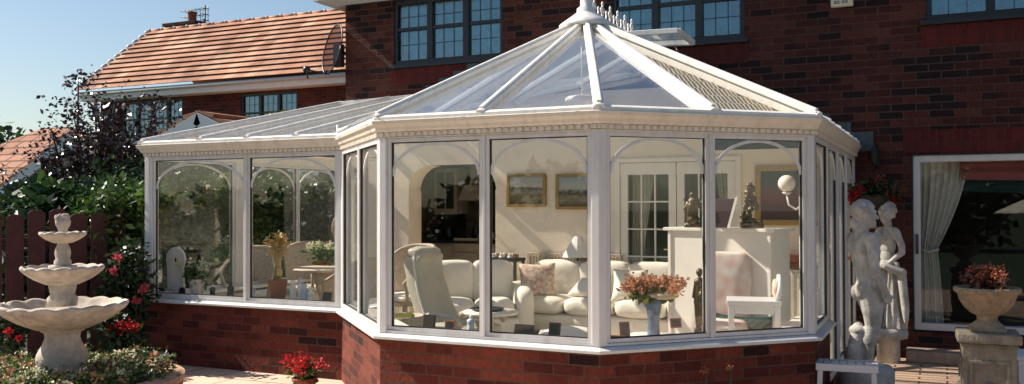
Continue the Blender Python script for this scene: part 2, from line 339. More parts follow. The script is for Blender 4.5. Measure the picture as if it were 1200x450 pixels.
# ------------------------------------------------------------------ foliage
def leaf_mesh(name, pts, size, mat_, parent=None, jit=.35, elong=1.7, droop=0, label=None):
    pts = np.asarray(pts); n=len(pts)
    off = Vector((0,0,0)); q = parent
    while q is not None: off += Vector(q.get('_o', (0,0,0))); q = q.parent
    a = rng.normal(size=(n,3)); a[:,2] *= .7; a[:,2]-=droop; a/=np.linalg.norm(a,axis=1)[:,None]
    b = rng.normal(size=(n,3)); b -= a*(a*b).sum(1)[:,None]; b/=np.linalg.norm(b,axis=1)[:,None]
    c = np.cross(a,b)
    s = size*(1+jit*rng.normal(size=n)).clip(.4,2)[:,None]
    p = pts - np.array(off)
    v0=p; v1=p+a*s*elong*.5+b*s*.45+c*s*.08; v2=p+a*s*elong; v3=p+a*s*elong*.5-b*s*.45+c*s*.08
    V=np.stack([v0,v1,v2,v3],1).reshape(-1,3)
    me=bpy.data.meshes.new(name); me.vertices.add(4*n); me.vertices.foreach_set('co',V.ravel())
    me.loops.add(4*n); me.loops.foreach_set('vertex_index',np.arange(4*n)); me.polygons.add(n); me.polygons.foreach_set('loop_start',np.arange(n)*4)
    try: me.polygons.foreach_set('loop_total',np.full(n,4))
    except Exception: pass
    me.update(calc_edges=True); me.validate()
    o=bpy.data.objects.new(name,me); C.objects.link(o); me.materials.append(mat_)
    if parent is not None: o.parent=parent
    if label: o['label']=label
    return o
def blob_pts(blobs, n, shell=.5):
    """points in a set of ellipsoids (cx,cy,cz,rx,ry,rz), denser to the outside"""
    vol=np.array([b[3]*b[4]*b[5] for b in blobs])**(2/3); k=rng.choice(len(blobs),size=n,p=vol/vol.sum())
    B=np.array(blobs)[k]; d=rng.normal(size=(n,3)); d/=np.linalg.norm(d,axis=1)[:,None]
    r=(shell+(1-shell)*rng.random(n))[:,None]*(1+.12*rng.normal(size=(n,1)))
    return B[:,:3]+d*r*B[:,3:]
def cluster_pts(cen, n, r):
    k=rng.integers(len(cen),size=n); return np.asarray(cen)[k]+rng.normal(size=(n,3))*r

# ------------------------------------------------------------------ sculpted figures
def sculpt(name, prims, mat_, parent=None, voxel=.008, smooth=3, label=None, off=True):
    mb = MB()
    for p in prims:
        if p[0]=='c':
            _,a,b,r1,r2 = p; a,b=Vector(a),Vector(b); L=(b-a).length
            n=7; pts=[a.lerp(b,i/(n-1)) for i in range(n)]
            d=(b-a).normalized(); caps=6; P_=[];Rr=[]
            for i in range(caps): th=math.pi/2*(1-i/caps); P_.append(a-d*r1*math.sin(th)); Rr.append(max(r1*math.cos(th),1e-3))
            for i,q in enumerate(pts): P_.append(q); Rr.append(r1+(r2-r1)*i/(n-1))
            for i in range(1,caps+1): th=math.pi/2*i/caps; P_.append(b+d*r2*math.sin(th)); Rr.append(max(r2*math.cos(th),1e-3))
            vs_=[];fs=[];m_=14; up=d.orthogonal().normalized(); sd_=d.cross(up)
            for k,q in enumerate(P_):
                for i in range(m_): t=2*math.pi*i/m_; vs_.append(q+(up*math.cos(t)+sd_*math.sin(t))*Rr[k])
            for k in range(len(P_)-1):
                for i in range(m_): j=(i+1)%m_; fs.append((k*m_+i,k*m_+j,(k+1)*m_+j,(k+1)*m_+i))
            fs+=[tuple(reversed(range(m_))),tuple((len(P_)-1)*m_+i for i in range(m_))]
            mb.add(vs_,fs,True)
        elif p[0]=='e': mb.ball(p[1],p[2],18,12,rotm(*p[3]) if len(p)>3 else None)
        elif p[0]=='m': mb.add(p[1].v,p[1].f,True)
    me=bpy.data.meshes.new('t'); me.from_pydata(mb.v,[],mb.f); bm=bmesh.new(); bm.from_mesh(me); bmesh.ops.recalc_face_normals(bm,faces=bm.faces); bm.to_mesh(me); bm.free()
    o=bpy.data.objects.new('t',me); C.objects.link(o)
    r=o.modifiers.new('r','REMESH'); r.mode='VOXEL'; r.voxel_size=voxel; r.use_smooth_shade=True
    if smooth: s_=o.modifiers.new('s','SMOOTH'); s_.iterations=smooth; s_.factor=.5
    dg=bpy.context.evaluated_depsgraph_get(); dg.update(); ev=o.evaluated_get(dg); m2=bpy.data.meshes.new_from_object(ev); bpy.data.objects.remove(o)
    m2.name=name; m2.materials.clear(); m2.materials.append(mat_)
    for f in m2.polygons: f.use_smooth=True
    o=bpy.data.objects.new(name,m2); C.objects.link(o)
    if parent is not None:
        o.parent=parent; ofs=Vector((0,0,0)); q=parent
        while q is not None: ofs+=Vector(q.get('_o',(0,0,0))); q=q.parent
        m2.transform(Matrix.Translation(-ofs))
    if label:o['label']=label
    return o
#SECTIONS
# ------------------------------------------------------------------ ground
g = MB().box(-200,200,-160,260,-.6,-.012).build('lawn', M['grass']); struct(g)
g = MB().box(-6.6,1.3,-3.6,4.53,-.3,0).build('patio', M['paver']); struct(g)
g = MB().box(1.303,7,-3.6,4.53,-.3,.004).build('side_patio', M['paver_small']); struct(g)

# ------------------------------------------------------------------ brick houses
def holes_wall(mb, x0, x1, z0, z1, y0, y1, holes):
    xs = sorted({x0,x1,*[h[0] for h in holes],*[h[1] for h in holes]}); zs = sorted({z0,z1,*[h[2] for h in holes],*[h[3] for h in holes]})
    xs=[x for x in xs if x0<=x<=x1]; zs=[z for z in zs if z0<=z<=z1]
    for i in range(len(xs)-1):
        k = 0
        while k < len(zs)-1:
            cx=(xs[i]+xs[i+1])/2
            inside=lambda kk: any(h[0]<cx<h[1] and h[2]<(zs[kk]+zs[kk+1])/2<h[3] for h in holes)
            if inside(k): k+=1; continue
            j=k
            while j+1 < len(zs)-1 and not inside(j+1): j+=1
            mb.box(xs[i],xs[i+1],y0,y1,zs[k],zs[j+1]); k=j+1
    return mb
def house_window(parent, x0, x1, z0, z1, y, lights, split=.55, lead=True):
    """dark framed window with leaded lights; y is the wall's outer face"""
    f = MB(); t=.055
    f.box(x0,x1,y+.02,y+.1,z0,z0+t).box(x0,x1,y+.02,y+.1,z1-t,z1)
    wd=(x1-x0)/lights
    for i in range(lights+1):
        xc = x0+i*wd; a=max(x0,xc-t*.75); b=min(x1,xc+t*.75); f.box(a,b,y+.018,y+.102,z0+t,z1-t)
    zm = z0+(z1-z0)*split
    for i in range(lights): f.box(x0+i*wd+t*.75, x0+(i+1)*wd-t*.75, y+.03,y+.09, zm-.022,zm+.022)
    f.box(x0-.05,x1+.05,y-.045,y+.015,z0-.05,z0-.002)
    w_ = f.build('window', M['darkframe'], parent, bevel=.004)
    MB().box(x0+t,x1-t,y+.062,y+.068,z0+t,z1-t).build('pane', M['glass_sky'], w_)
    if lead:
        l = MB()
        for i in range(lights):
            a=x0+i*wd+t*.75; b=x0+(i+1)*wd-t*.75
            for k in range(1,3): xx=a+(b-a)*k/3; l.box(xx-.004,xx+.004,y+.055,y+.061,z0+t,z1-t)
            for zz in (z0+t+(zm-z0-t)*.5, zm+(z1-zm-t)*.5): l.box(a,b,y+.0545,y+.0605,zz-.004,zz+.004)
        l.build('leaded_strips', M['lead'], w_)
    # net curtain: folded sheet
    n = MB(); vs_=[];N=int((x1-x0)*60)
    for i in range(N+1):
        xx=x0+.03+(x1-x0-.06)*i/N; yy=y+.2+.02*math.sin(i*1.3)+.008*math.sin(i*.37); vs_+= [(xx,yy,z0+.03),(xx,yy,z1-.03)]
    n.add(vs_,[(2*i,2*i+2,2*i+3,2*i+1) for i in range(N)],True); n.build('net_curtain', M['net'], w_)
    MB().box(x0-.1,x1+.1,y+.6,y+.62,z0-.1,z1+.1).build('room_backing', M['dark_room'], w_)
    return w_

HY = 4.53
house = thing('brick_house', 'large dark red brick house the conservatory is built onto with a wide patio door', 'house', (0,HY,0))
arch=(-4.2,-2.95,.0,2.06); fd=(-1.42,0.02,.0,2.08); pdoor=(1.715,4.6,.27,2.06)
wins=[(-4.43,-2.87,3.37,4.2),(-1.45,.05,3.37,4.2),(1.86,3.6,3.40,4.2)]
wl = holes_wall(MB(),-5.19,7.5,0,4.24,HY,HY+.28,[arch,fd,pdoor]+wins)
wl.box(-5.19,-4.92,HY+.28,4.86,0,4.24).box(-5.19,-4.92,4.86,5.66,0,1.1).box(-5.19,-4.92,4.86,5.66,2.3,4.24).box(-5.19,-4.92,5.66,HY+7.5,0,4.24)  # unseen opening in the side wall, added to let daylight into the kitchen
wl.build('wall', M['brick_house'], house)
for (a,b,c,d_) in wins[:2]+wins[2:]: MB().box(a-.05,b+.05,HY-.004,HY+.1,c-.27,c-.055).build('soldier_course', M['brick_soldier'], house)
MB().box(1.64,4.7,HY-.004,HY+.1,2.075,2.30).build('soldier_course', M['brick_soldier'], house)
for q in wins: house_window(house,*q,HY,3)
MB().box(-5.42,7.6,HY-.36,HY-.335,4.225,4.40).box(-5.42,7.6,HY-.335,HY-.002,4.222,4.24).box(-5.445,-5.42,HY-.36,HY+7.5,4.222,4.4).box(-5.42,-5.192,HY,HY+7.5,4.222,4.24).build('fascia', M['whitepaint'], house)
MB().box(-5.5,7.6,HY-.45,HY-.362,4.34,4.43).build('gutter', M['pvc'], house)
rf = MB(); n=14
for i in range(n):
    y0=HY-.4+i*.3; z0=4.43+i*.2; rf.add([(-5.5,y0,z0),(7.6,y0,z0),(7.6,y0+.33,z0+.18),(-5.5,y0+.33,z0+.18),(-5.5,y0,z0+.03),(7.6,y0,z0+.03),(7.6,y0+.33,z0+.22),(-5.5,y0+.33,z0+.22)],[(0,3,2,1),(4,5,6,7),(0,1,5,4),(1,2,6,5),(2,3,7,6),(3,0,4,7)])
rf.build('roof', M['tile'], house)
# inside faces of the house wall that the conservatory shares, plastered
pl = holes_wall(MB(),-5.12,1.1,.12,2.15,HY-.022,HY-.001,[arch,fd]); pl.box(-5.12,-.3,HY-.022,HY-.001,2.15,2.88)
def xz_prism(mb, pts, y0, y1):
    n=len(pts); vs_=[(x,y0,z) for x,z in pts]+[(x,y1,z) for x,z in pts]
    return mb.add(vs_,[tuple(reversed(range(n))),tuple(range(n,2*n))]+[(i,(i+1)%n,n+(i+1)%n,n+i) for i in range(n)])
for sx,cx in ((1,-4.2),(-1,-2.95)):
    r=.32; pts=[(cx,2.06),(cx,2.06-r)]+[(cx+sx*(r-r*math.cos(t)),2.06-r+r*math.sin(t)) for t in [R(a) for a in range(10,91,10)]]
    xz_prism(pl,pts,HY-.021,HY+.279)
pl.box(-4.199,-4.19,HY-.02,HY+.28,.12,1.74).box(-2.96,-2.951,HY-.02,HY+.28,.12,1.74)
pl.build('plastered_inner_wall', M['cream_wall'], house)
# rooms behind the openings
rm=MB(); rm.box(-6.4,-4.95,7.6,7.65,0,2.7); rm=MB()
rm.box(-4.90,1.0,7.4,7.45,0,2.6).box(-4.9,4.8,HY+.3,7.4,2.5,2.55).box(-1.9,-1.85,HY+.3,7.4,0,2.5)
rm.build('room_walls', mat('room_wallpaper',(.42,.34,.24),.9,noise=.1), house)
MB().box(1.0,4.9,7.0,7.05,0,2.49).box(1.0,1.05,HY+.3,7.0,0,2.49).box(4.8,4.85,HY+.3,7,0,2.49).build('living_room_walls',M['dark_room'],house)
MB().box(1.06,4.79,HY+.3,6.99,.119,.13).build('dim_floor_sheet',M['dark_room'],house)  # wall-to-wall sheet, the unlit room's dark put into its colour
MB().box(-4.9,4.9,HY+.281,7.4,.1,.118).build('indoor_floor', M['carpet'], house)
# patio door
pdm=MB(); x0,x1,z0,z1=1.73,4.58,.285,2.045; t=.065
pdm.box(x0,x1,HY+.03,HY+.11,z0,z0+t).box(x0,x1,HY+.03,HY+.11,z1-t,z1).box(x0,x0+t,HY+.03,HY+.11,z0+t,z1-t).box(x1-t,x1,HY+.03,HY+.11,z0+t,z1-t)
pdm.box(3.12,3.20,HY+.032,HY+.112,z0+t,z1-t)
pd=pdm.build('patio_door', M['pvc'], house, bevel=.006)
MB().box(1.716,1.729,HY+.01,HY+.12,.272,2.058).box(1.729,4.58,HY+.01,HY+.12,2.046,2.059).build('outer_trim', M['darkframe'], pd)
MB().box(x0+t,3.12,HY+.065,HY+.072,z0+t,z1-t).build('pane', M['glass_dark'], pd)
MB().box(3.2,x1-t,HY+.065,HY+.072,z0+t,z1-t).build('pane', M['glass_dark'], pd)
MB().box(1.75,1.775,HY-.0,HY+.029,1.05,1.25).build('handle', M['lead'], pd, bevel=.006)
MB().box(1.66,2.9,HY-.32,HY-.002,.005,.12).build('doorstep', mat('step_stone',(.42,.30,.22),.9,noise=.3,nscale=12,bump=.3), house, bevel=.012)
MB().box(3.0,4.9,HY-.32,HY-.002,.005,.12).build('doorstep', bpy.data.materials['step_stone'], house, bevel=.012)
# french doors into the house
fdp=thing('french_door','white french doors with square glazing bars on the back wall of the conservatory behind the sofa','door',(-.7,HY,.12))
def leaf(xa,xb):
    f=MB(); a=.085; f.box(xa,xb,HY-.03,HY+.02,.14,.34).box(xa,xb,HY-.03,HY+.02,1.90,2.03).box(xa,xa+a,HY-.03,HY+.02,.34,1.90).box(xb-a,xb,HY-.03,HY+.02,.34,1.90)
    for k in (1,2): xx=xa+a+(xb-xa-2*a)*k/3; f.box(xx-.009,xx+.009,HY-.022,HY+.012,.34,1.90)
    for k in range(1,5): zz=.34+1.56*k/5; f.box(xa+a,xb-a,HY-.0215,HY+.0115,zz-.009,zz+.009)
    o=f.build('door_leaf',M['whitewood'],fdp,bevel=.004); MB().box(xa+a,xb-a,HY-.006,HY-.001,.34,1.90).build('pane',M['glass_dark'],o)
    MB().tube([(xb-.04 if xa<-.8 else xa+.04,HY-.06,1.05),(xb-.13 if xa<-.8 else xa+.13,HY-.06,1.05)],.009).build('handle',M['gold'],o)
MB().box(-1.42,-1.36,HY-.05,HY+.1,.12,2.08).box(-.04,.02,HY-.05,HY+.1,.12,2.08).box(-1.36,-.04,HY-.05,HY+.1,2.035,2.08).build('frame',M['whitewood'],fdp,bevel=.004)
leaf(-1.355,-.705); leaf(-.695,-.045)

# wing / neighbouring two storey house
WY=10.94
wing = thing('brick_house','two storey brick house with terracotta tiled roof and dark leaded windows behind the lean-to roof','house',(-11,WY,0))
ww=[(-16.45,-14.45,3.13,4.12),(-12.65,-11.05,3.13,4.12)]
holes_wall(MB(),-17.19,-4.95,0,4.35,WY,WY+.3,ww).box(-17.19,-16.9,WY+.3,WY+5,0,4.35).build('wall', M['brick_wing'], wing)
house_window(wing,*ww[0],WY,4); house_window(wing,*ww[1],WY,3)
MB().box(-17.55,-4.9,WY-.34,WY-.31,4.17,4.36).box(-17.55,-4.9,WY-.31,WY-.002,4.165,4.19).build('fascia', M['whitepaint'], wing)
MB().tube([(-17.6,WY-.39,4.34),(-4.9,WY-.39,4.34)],.045).build('gutter', M['bluegrey'], wing)
rm=MB(); n=12; y0,z0,y1,z1=WY-.42,4.38,WY+2.0,6.30
for i in range(n):
    f0=i/n; f1=(i+1)/n+.055; ya=y0+(y1-y0)*f0; za=z0+(z1-z0)*f0; yb=y0+(y1-y0)*f1; zb=z0+(z1-z0)*f1
    nx=Vector((0,-(z1-z0),(y1-y0))).normalized(); th=.075
    A=[Vector((-17.6,ya,za)),Vector((-4.9,ya,za)),Vector((-4.9,yb,zb)),Vector((-17.6,yb,zb))]
    tk=[th,th,.004,.004]; up_=(A[3]-A[0]).normalized(); vs_=[A[0]+up_*.11,A[1]+up_*.11,A[2],A[3]]+[a+nx*t_ for a,t_ in zip(A,tk)]
    rm.add(vs_,[(0,3,2,1),(4,5,6,7),(0,1,5,4),(1,2,6,5),(2,3,7,6),(3,0,4,7)])
roof=rm.build('roof', M['tile'], wing)
MB().add([(-17.6,y1,z1),(-4.9,y1,z1),(-4.9,y1+3,z1-2.3),(-17.6,y1+3,z1-2.3)],[(0,1,2,3)]).build('rear_roof_slope',M['tile'],wing)
rd=MB()
for i in range(28):
    x=-17.6+i*.45; rd.tube([(x,y1+.02,z1+.01),(x+.43,y1+.02,z1+.01)],.075,10)
rd.build('ridge_tiles', M['tile'], roof)
mc=MB().beam((-17.6,y1-.03,z1+.03),(-5,y1-.03,z1+.03),.02,.02)
for i in range(28): mc.ball((-17.6+i*.45-.01,y1-.03,z1+.055),(.04,.05,.035),8,6)
mc.build('ridge_mortar', M['whitepaint'], roof)
vg=MB()
for i in range(n): f0=(i+.5)/n; vg.ball((-17.63,y0+(y1-y0)*f0,z0+(z1-z0)*f0+.06),(.05,.12,.06),8,6,rotm(R(38)))
vg.build('verge_mortar', M['whitepaint'], roof)
MB().tube([(-17.3,WY-.06,.1),(-17.3,WY-.06,4.2)],.04).build('downpipe', M['whitepaint'], wing)
ch=thing('chimney','low dark brick chimney with one clay pot rising behind the ridge of the tiled roof','chimney',(-18.3,15,0))
q=at(216,33,Y=15.2); 
MB().box(q.x-.55,q.x+.62,15,15.8,q.z-1.2,q.z+.05).box(q.x-.62,q.x+.69,14.93,15.87,q.z+.051,q.z+.14).build('stack', M['brick_house'], ch)
MB().lathe([(.15,0),(.13,.08),(.12,.3),(.15,.33),(.15,.37),(.1,.37)],14,(q.x+.12,15.4,q.z+.141)).build('pot', M['terracotta'], ch)
ae=thing('tv_aerial','thin tv aerial on a mast behind the ridge beside the chimney pot','aerial',(-17,15.5,0))
q=at(240,30,Y=15.5); MB().tube([(q.x,q.y,q.z-1.5),(q.x,q.y,q.z+.62)],.022,6).build('mast', M['black'], ae)
a_=MB()
for k in range(3):
    zz=q.z+.15+k*.18; a_.tube([(q.x-.75,q.y-.2,zz-.06),(q.x+.15,q.y,zz)],.010,5)
    for j in range(7): xx=q.x-.7+j*.13; a_.tube([(xx,q.y-.25,zz-.06+j*.008),(xx,q.y+.12,zz-.06+j*.008)],.007,4)
for k in range(4): xx=q.x-.17+k*.1; a_.tube([(xx,q.y,q.z+.1),(xx,q.y,q.z+.6)],.008,4)
a_.build('elements', M['black'], ae)
# outbuilding with a gable
def gable_house(name,label,cat,apex,half,drop,depth,base,wallm,barge,timber=False,rz=0,tl=.12,thick=.1,courses=8,front_over=.25):
    t=thing(name,label,cat,(apex.x,apex.y,base)); Mz=Matrix.Translation(Vector((apex.x,apex.y,0)))@Matrix.Rotation(rz,4,'Z')
    az=apex.z; ez=az-drop
    def T(mb): mb.v=[tuple(Mz@Vector(p)) for p in mb.v]; return mb
    wm=MB(); hw=half*.86; wz=az-drop*.86
    pts=[(-hw,base),(hw,base),(hw,wz-.08),(0,az-.1),(-hw,wz-.08)]
    xz_prism(wm,pts,.25,depth); T(wm).build('wall',wallm,t)
    for s in (-1,1):
        r_=MB()
        for i in range(courses):
            f0=i/courses; f1=(i+1)/courses+.02; xa=s*half*(1-f0); za=ez+drop*f0; xb=s*half*(1-f1); zb=ez+drop*f1
            nn=Vector((s*drop,0,half)).normalized()
            A=[Vector((xa,-front_over+.25,za)),Vector((xa,depth+.2,za)),Vector((xb,depth+.2,zb)),Vector((xb,-front_over+.25,zb))]
            tk=[thick,thick,.005,.005]; vs_=A+[a+nn*q_ for a,q_ in zip(A,tk)]
            r_.add(vs_,[(0,3,2,1),(4,5,6,7),(0,1,5,4),(1,2,6,5),(2,3,7,6),(3,0,4,7)])
        T(r_).build('roof',M['tile'],t)
        b_=MB(); b_.beam((s*half,.24-front_over,ez-.02),(0,.24-front_over,az-.02),.04,barge,(0,0,1),-barge/2+.0); T(b_).build('barge_board',M['bluegrey'] if not timber else M['whitepaint'],t)
    if timber:
        tm=MB()
        for x in (-hw*.66,-hw*.3,0,hw*.3,hw*.66): tm.box(x-.08,x+.08,.21,.245,base,az-drop*abs(x)/half-.35)
        tm.box(-hw,hw,.2,.24,wz-.3,wz-.15); T(tm).build('timber_strips',M['timber'],t)
    return t
gable_house('outbuilding','low brick outbuilding with white boarded gable and tiled roof just behind the lean-to roof','outbuilding',at(232,131,Y=7.0),2.7,1.1,3.3,0,M['brick_wing'],.22)
ob=bpy.data.objects['outbuilding']; a=at(232,131,Y=7.0)
bb=MB(); xz_prism(bb,[(a.x-2.0,a.z-.95),(a.x+2.0,a.z-.95),(a.x,a.z-.03)],a.y+.2,a.y+.248); bb.build('gable_boarding',M['bluegrey'],ob)
q=at(80,156,D=23)
gable_house('bungalow','far cream rendered bungalow with terracotta roof and dark timber strips on its gable','house',q,2.9,1.75,7,0,M['render_wall'],.26,timber=True,rz=.1,courses=9)
bg=[o for o in bpy.data.objects if o.name.startswith('bungalow')][0]
hr=MB(); c=at(60,147,D=31); 
hr.add([(c.x-4.6,c.y-3.2,c.z-2.35),(c.x+4.2,c.y-3.2,c.z-2.35),(c.x+4.2,c.y+5,c.z-2.35),(c.x-4.6,c.y+5,c.z-2.35),(c.x-1.2,c.y+.6,c.z),(c.x+.2,c.y+.6,c.z)],[(0,1,5,4),(1,2,5),(2,3,4,5),(3,0,4),(0,3,2,1)])
hr.build('main_roof',M['tile_far'],bg)
MB().box(c.x-4.2,c.x+3.8,c.y-2.8,c.y+4.6,0,c.z-2.36).build('main_wall',M['render_wall'],bg)

# ------------------------------------------------------------------ conservatory
r2=2**.5/2
P0b=(-5.23,HY);P0=(-5.23,1.18);P1=(-2.85,1.18);P2=(-1.67,0);P3=(0,0);P4=(1.18,1.18);P5=(1.18,HY)
cons = thing('conservatory','white framed glazed conservatory on a brick plinth with lean-to wing and octagonal bay','conservatory',(-1.8,2.2,0))
FL=.12
def sweep(mb, path, prof, closed_prof=True):
    P_=[Vector((p[0],p[1],0)) for p in path]; N=[]
    for i in range(len(P_)):
        ns=[]
        for a,b in ((i-1,i),(i,i+1)):
            if a>=0 and b<len(P_): d=(P_[b]-P_[a]).normalized(); ns.append(Vector((d.y,-d.x,0)))
        if len(ns)==1: N.append(ns[0])
        else: m=(ns[0]+ns[1]).normalized(); N.append(m/ m.dot(ns[0]))
    k=len(prof)
    for i in range(len(P_)-1):
        vs_=[P_[i]+N[i]*o+Vector((0,0,z)) for o,z in prof]+[P_[i+1]+N[i+1]*o+Vector((0,0,z)) for o,z in prof]
        fs=[(j,(j+1)%k,k+(j+1)%k,k+j) for j in range(k)]
        if i==0: fs.append(tuple(reversed(range(k))))
        if i==len(P_)-2: fs.append(tuple(range(k,2*k)))
        mb.add(vs_,fs)
    return mb
PD=(1.18,2.1)
path=[P0b,P0,P1,P2,P3,P4,P5]; lowpath=[P0b,P0,P1,P2,P3,P4,PD]
sweep(MB(),lowpath,[(0,-.05),(0,.601),(-.11,.601),(-.11,-.05)]).build('plinth_wall',M['brick_low'],cons)
sweep(MB(),lowpath,[(.053,.602),(.053,.622),(0,.640),(-.10,.642),(-.10,.602)]).build('sill',M['pvc'],cons,bevel=.003)
sweep(MB(),lowpath,[(-.11,.60),(-.11,.655),(-.26,.655),(-.26,.63)]).build('inner_sill',M['whitewood'],cons,bevel=.004)
# plaster inside of plinth + floor
MB().prism([(-5.1,HY-.001),(-5.1,1.3),(-2.8,1.3),(-1.62,.12),(-.05,.12),(1.06,1.23),(1.06,HY-.001)],.06,FL).build('floor',M['carpet'],cons)
sweep(MB(),lowpath,[(-.112,FL),(-.112,.60),(-.125,.60),(-.125,FL)]).build('plinth_lining',M['cream_wall'],cons)
# eaves
sweep(MB(),path,[(.004,2.052),(.004,2.16),(-.075,2.16),(-.075,2.045)]).build('eaves_beam',M['pvc_cream'],cons,bevel=.002)
gt=sweep(MB(),path[0:],[(.006,2.078),(.022,2.080),(.034,2.092),(.040,2.112),(.060,2.135),(.066,2.158),(.058,2.162),(.008,2.150)]).build('gutter',M['pvc_cream'],cons)
for (p,qn) in (((-2.25,1.18),(0,-1)),((-.95,0),(0,-1)),((-.12,0),(0,-1)),((.12,.12),(r2,-r2)),((1.09,1.09),(r2,-r2)),((-4.0,1.18),(0,-1)),((-2.68,1.01),(-r2,-r2)),((-1.8,.13),(-r2,-r2)),((-1.6,0),(0,-1))):
    t_=Vector((-qn[1],qn[0],0)); c0=Vector((*p,0)); n_=Vector((*qn,0))
    pr=[(.006,2.076),(.023,2.077),(.037,2.090),(.043,2.111),(.063,2.133),(.069,2.160)]
    vs_=[c0+n_*o+t_*s*.016+Vector((0,0,z)) for s in (-1,1) for o,z in pr]; MB().add(vs_,[(j,j+1,len(pr)+j+1,len(pr)+j) for j in range(len(pr)-1)]).build('gutter_bracket',M['pvc_cream'],gt)
for A,B in zip(path[1:-1],path[2:]):
    A=Vector(A);B=Vector(B);L=(B-A).length;t_=(B-A)/L;n_=Vector((t_.y,-t_.x)); k=int(L/.052); w0=L/k
    pts=[A+n_*.003]
    for i in range(k):
        for o_,f in ((.003,.22),(.025,.22),(.025,.78),(.003,.78)): pts.append(A+t_*((i+f)*w0)+n_*o_)
    pts+=[B+n_*.003,B-n_*.004,A-n_*.004]
    MB().prism([tuple(p) for p in pts],2.0478,2.0755).build('dentil_trim',M['pvc_cream'],cons)
# corner posts
for A,B,Cc in zip(path[:-2],path[1:-1],path[2:]):
    A,B,Cc=Vector(A),Vector(B),Vector(Cc); t0=(B-A).normalized(); t1=(Cc-B).normalized(); n0=Vector((t0.y,-t0.x)); n1=Vector((t1.y,-t1.x)); m_=(n0+n1).normalized(); m_=m_/m_.dot(n0)
    e=.004; wd=.052
    pts=[B-t0*wd+n0*e,B+m_*e,B+t1*wd+n1*e,B+t1*wd-n1*.075,B-m_*.075,B-t0*wd-n0*.075]
    z0=.643
    MB().prism([tuple(p) for p in pts][::1],z0,2.046).build('corner_post',M['pvc'],cons,bevel=.004)
def facet(A,B,edges,door=False,z0=.643,z1=2.046,arches=True,rise=.23,open_frames=False,depth0=.052):
    """edges: distances along AB of the glass openings"""
    A=Vector(A);B=Vector(B);L=(B-A).length;t_=(B-A)/L
    Mx=Matrix(((t_.x,-t_.y,0,A.x),(t_.y,t_.x,0,A.y),(0,0,1,0),(0,0,0,1)))
    fr=MB(); cb=.028; gz0=z0+.045; gz1=2.006
    s0,s1=depth0,L-depth0
    ft=.014 if not door else .02
    fr.box(s0,s1,0,.072,z0,gz0-cb,Mx).box(s0,s1,0,.072,gz1+cb,z1,Mx)
    xs=[s0]+[x for e in edges for x in (e[0]-cb,e[1]+cb)]+[s1]
    for a,b in zip(xs[::2],xs[1::2]):
        if b-a>.002: fr.box(a,b,.0,.072,gz0-cb,gz1+cb,Mx)
    fo=fr.build('frame',M['pvc'],cons,bevel=.004)
    for (a,b) in edges:
        c_=MB(); zz0,zz1=gz0,gz1; y0,y1=(.012,.06) if not open_frames else (-.006,.06)
        c_.box(a-cb,b+cb,y0,y1,zz0-cb,zz0,Mx).box(a-cb,b+cb,y0,y1,zz1,zz1+cb,Mx).box(a-cb,a,y0,y1,zz0,zz1,Mx).box(b,b+cb,y0,y1,zz0,zz1,Mx)
        wo_=c_.build('door' if door else 'window',M['pvc'],cons,bevel=.003)
        k=.007; gk=MB().box(a,b,y0+.012,y0+.03,zz0,zz0+k,Mx).box(a,b,y0+.012,y0+.03,zz1-k,zz1,Mx).box(a,a+k,y0+.012,y0+.03,zz0+k,zz1-k,Mx).box(b-k,b,y0+.012,y0+.03,zz0+k,zz1-k,Mx)
        gk.build('gasket',M['gasket'],wo_)
        MB().box(a+.001,b-.001,.034,.040,zz0+.001,zz1-.001,Mx).build('pane',M['glass'],wo_)
        if arches:
            ar=MB(); n=22; ww=.011
            for s_ in (-1,):
                prev=None
                pts=[]
                for i in range(n+1):
                    th=math.pi*i/n; pts.append(((a+b)/2-(b-a-.016)/2*math.cos(th), zz1-.012-rise+rise*math.sin(th)))
                for (xa,za),(xb,zb) in zip(pts[:-1],pts[1:]):
                    d=Vector((xb-xa,zb-za)); d.normalize(); nn=Vector((-d.y,d.x))*ww
                    q=[(xa+nn.x,za+nn.y),(xb+nn.x,zb+nn.y),(xb-nn.x,zb-nn.y),(xa-nn.x,za-nn.y)]
                    vs_=[Mx@Vector((x,y,z)) for y in (.024,.033) for x,z in q]
                    ar.add(vs_,[(0,3,2,1),(4,5,6,7),(0,1,5,4),(2,3,7,6)])
            ar.build('arch_bar',M['pvc'],wo_)
        if door and b>1.5 and b<1.6:
            MB().box(b+.004,b+.018,-.04,-.02,1.02,1.10,Mx).box(b+.002,b+.02,-.02,.0,1.03,1.06,Mx).build('handle',M['gold'],wo_,bevel=.004)
    return fo
L2=1.67; mid=[(.085,L2/2-.038),(L2/2+.038,L2-.085)]
facet(P0,P1,[(.12,1.245),(1.32,2.295)],rise=.27)
facet(P1,P2,mid,open_frames=True); facet(P2,P3,mid); facet(P3,P4,mid)
facet(P0b,P0,[(.10,.98),(1.04,1.90),(2.16,3.24)],rise=.27)
facet(P4,PD,[(.085,.80)],open_frames=True,depth0=.0)
facet(PD,P5,[(.06,.76),(.83,1.53),(1.60,2.34)],door=True,z0=FL+.01,depth0=0)
MB().box(1.06,1.2,2.1,HY,0,FL+.012).build('threshold',M['brick_low'],cons)

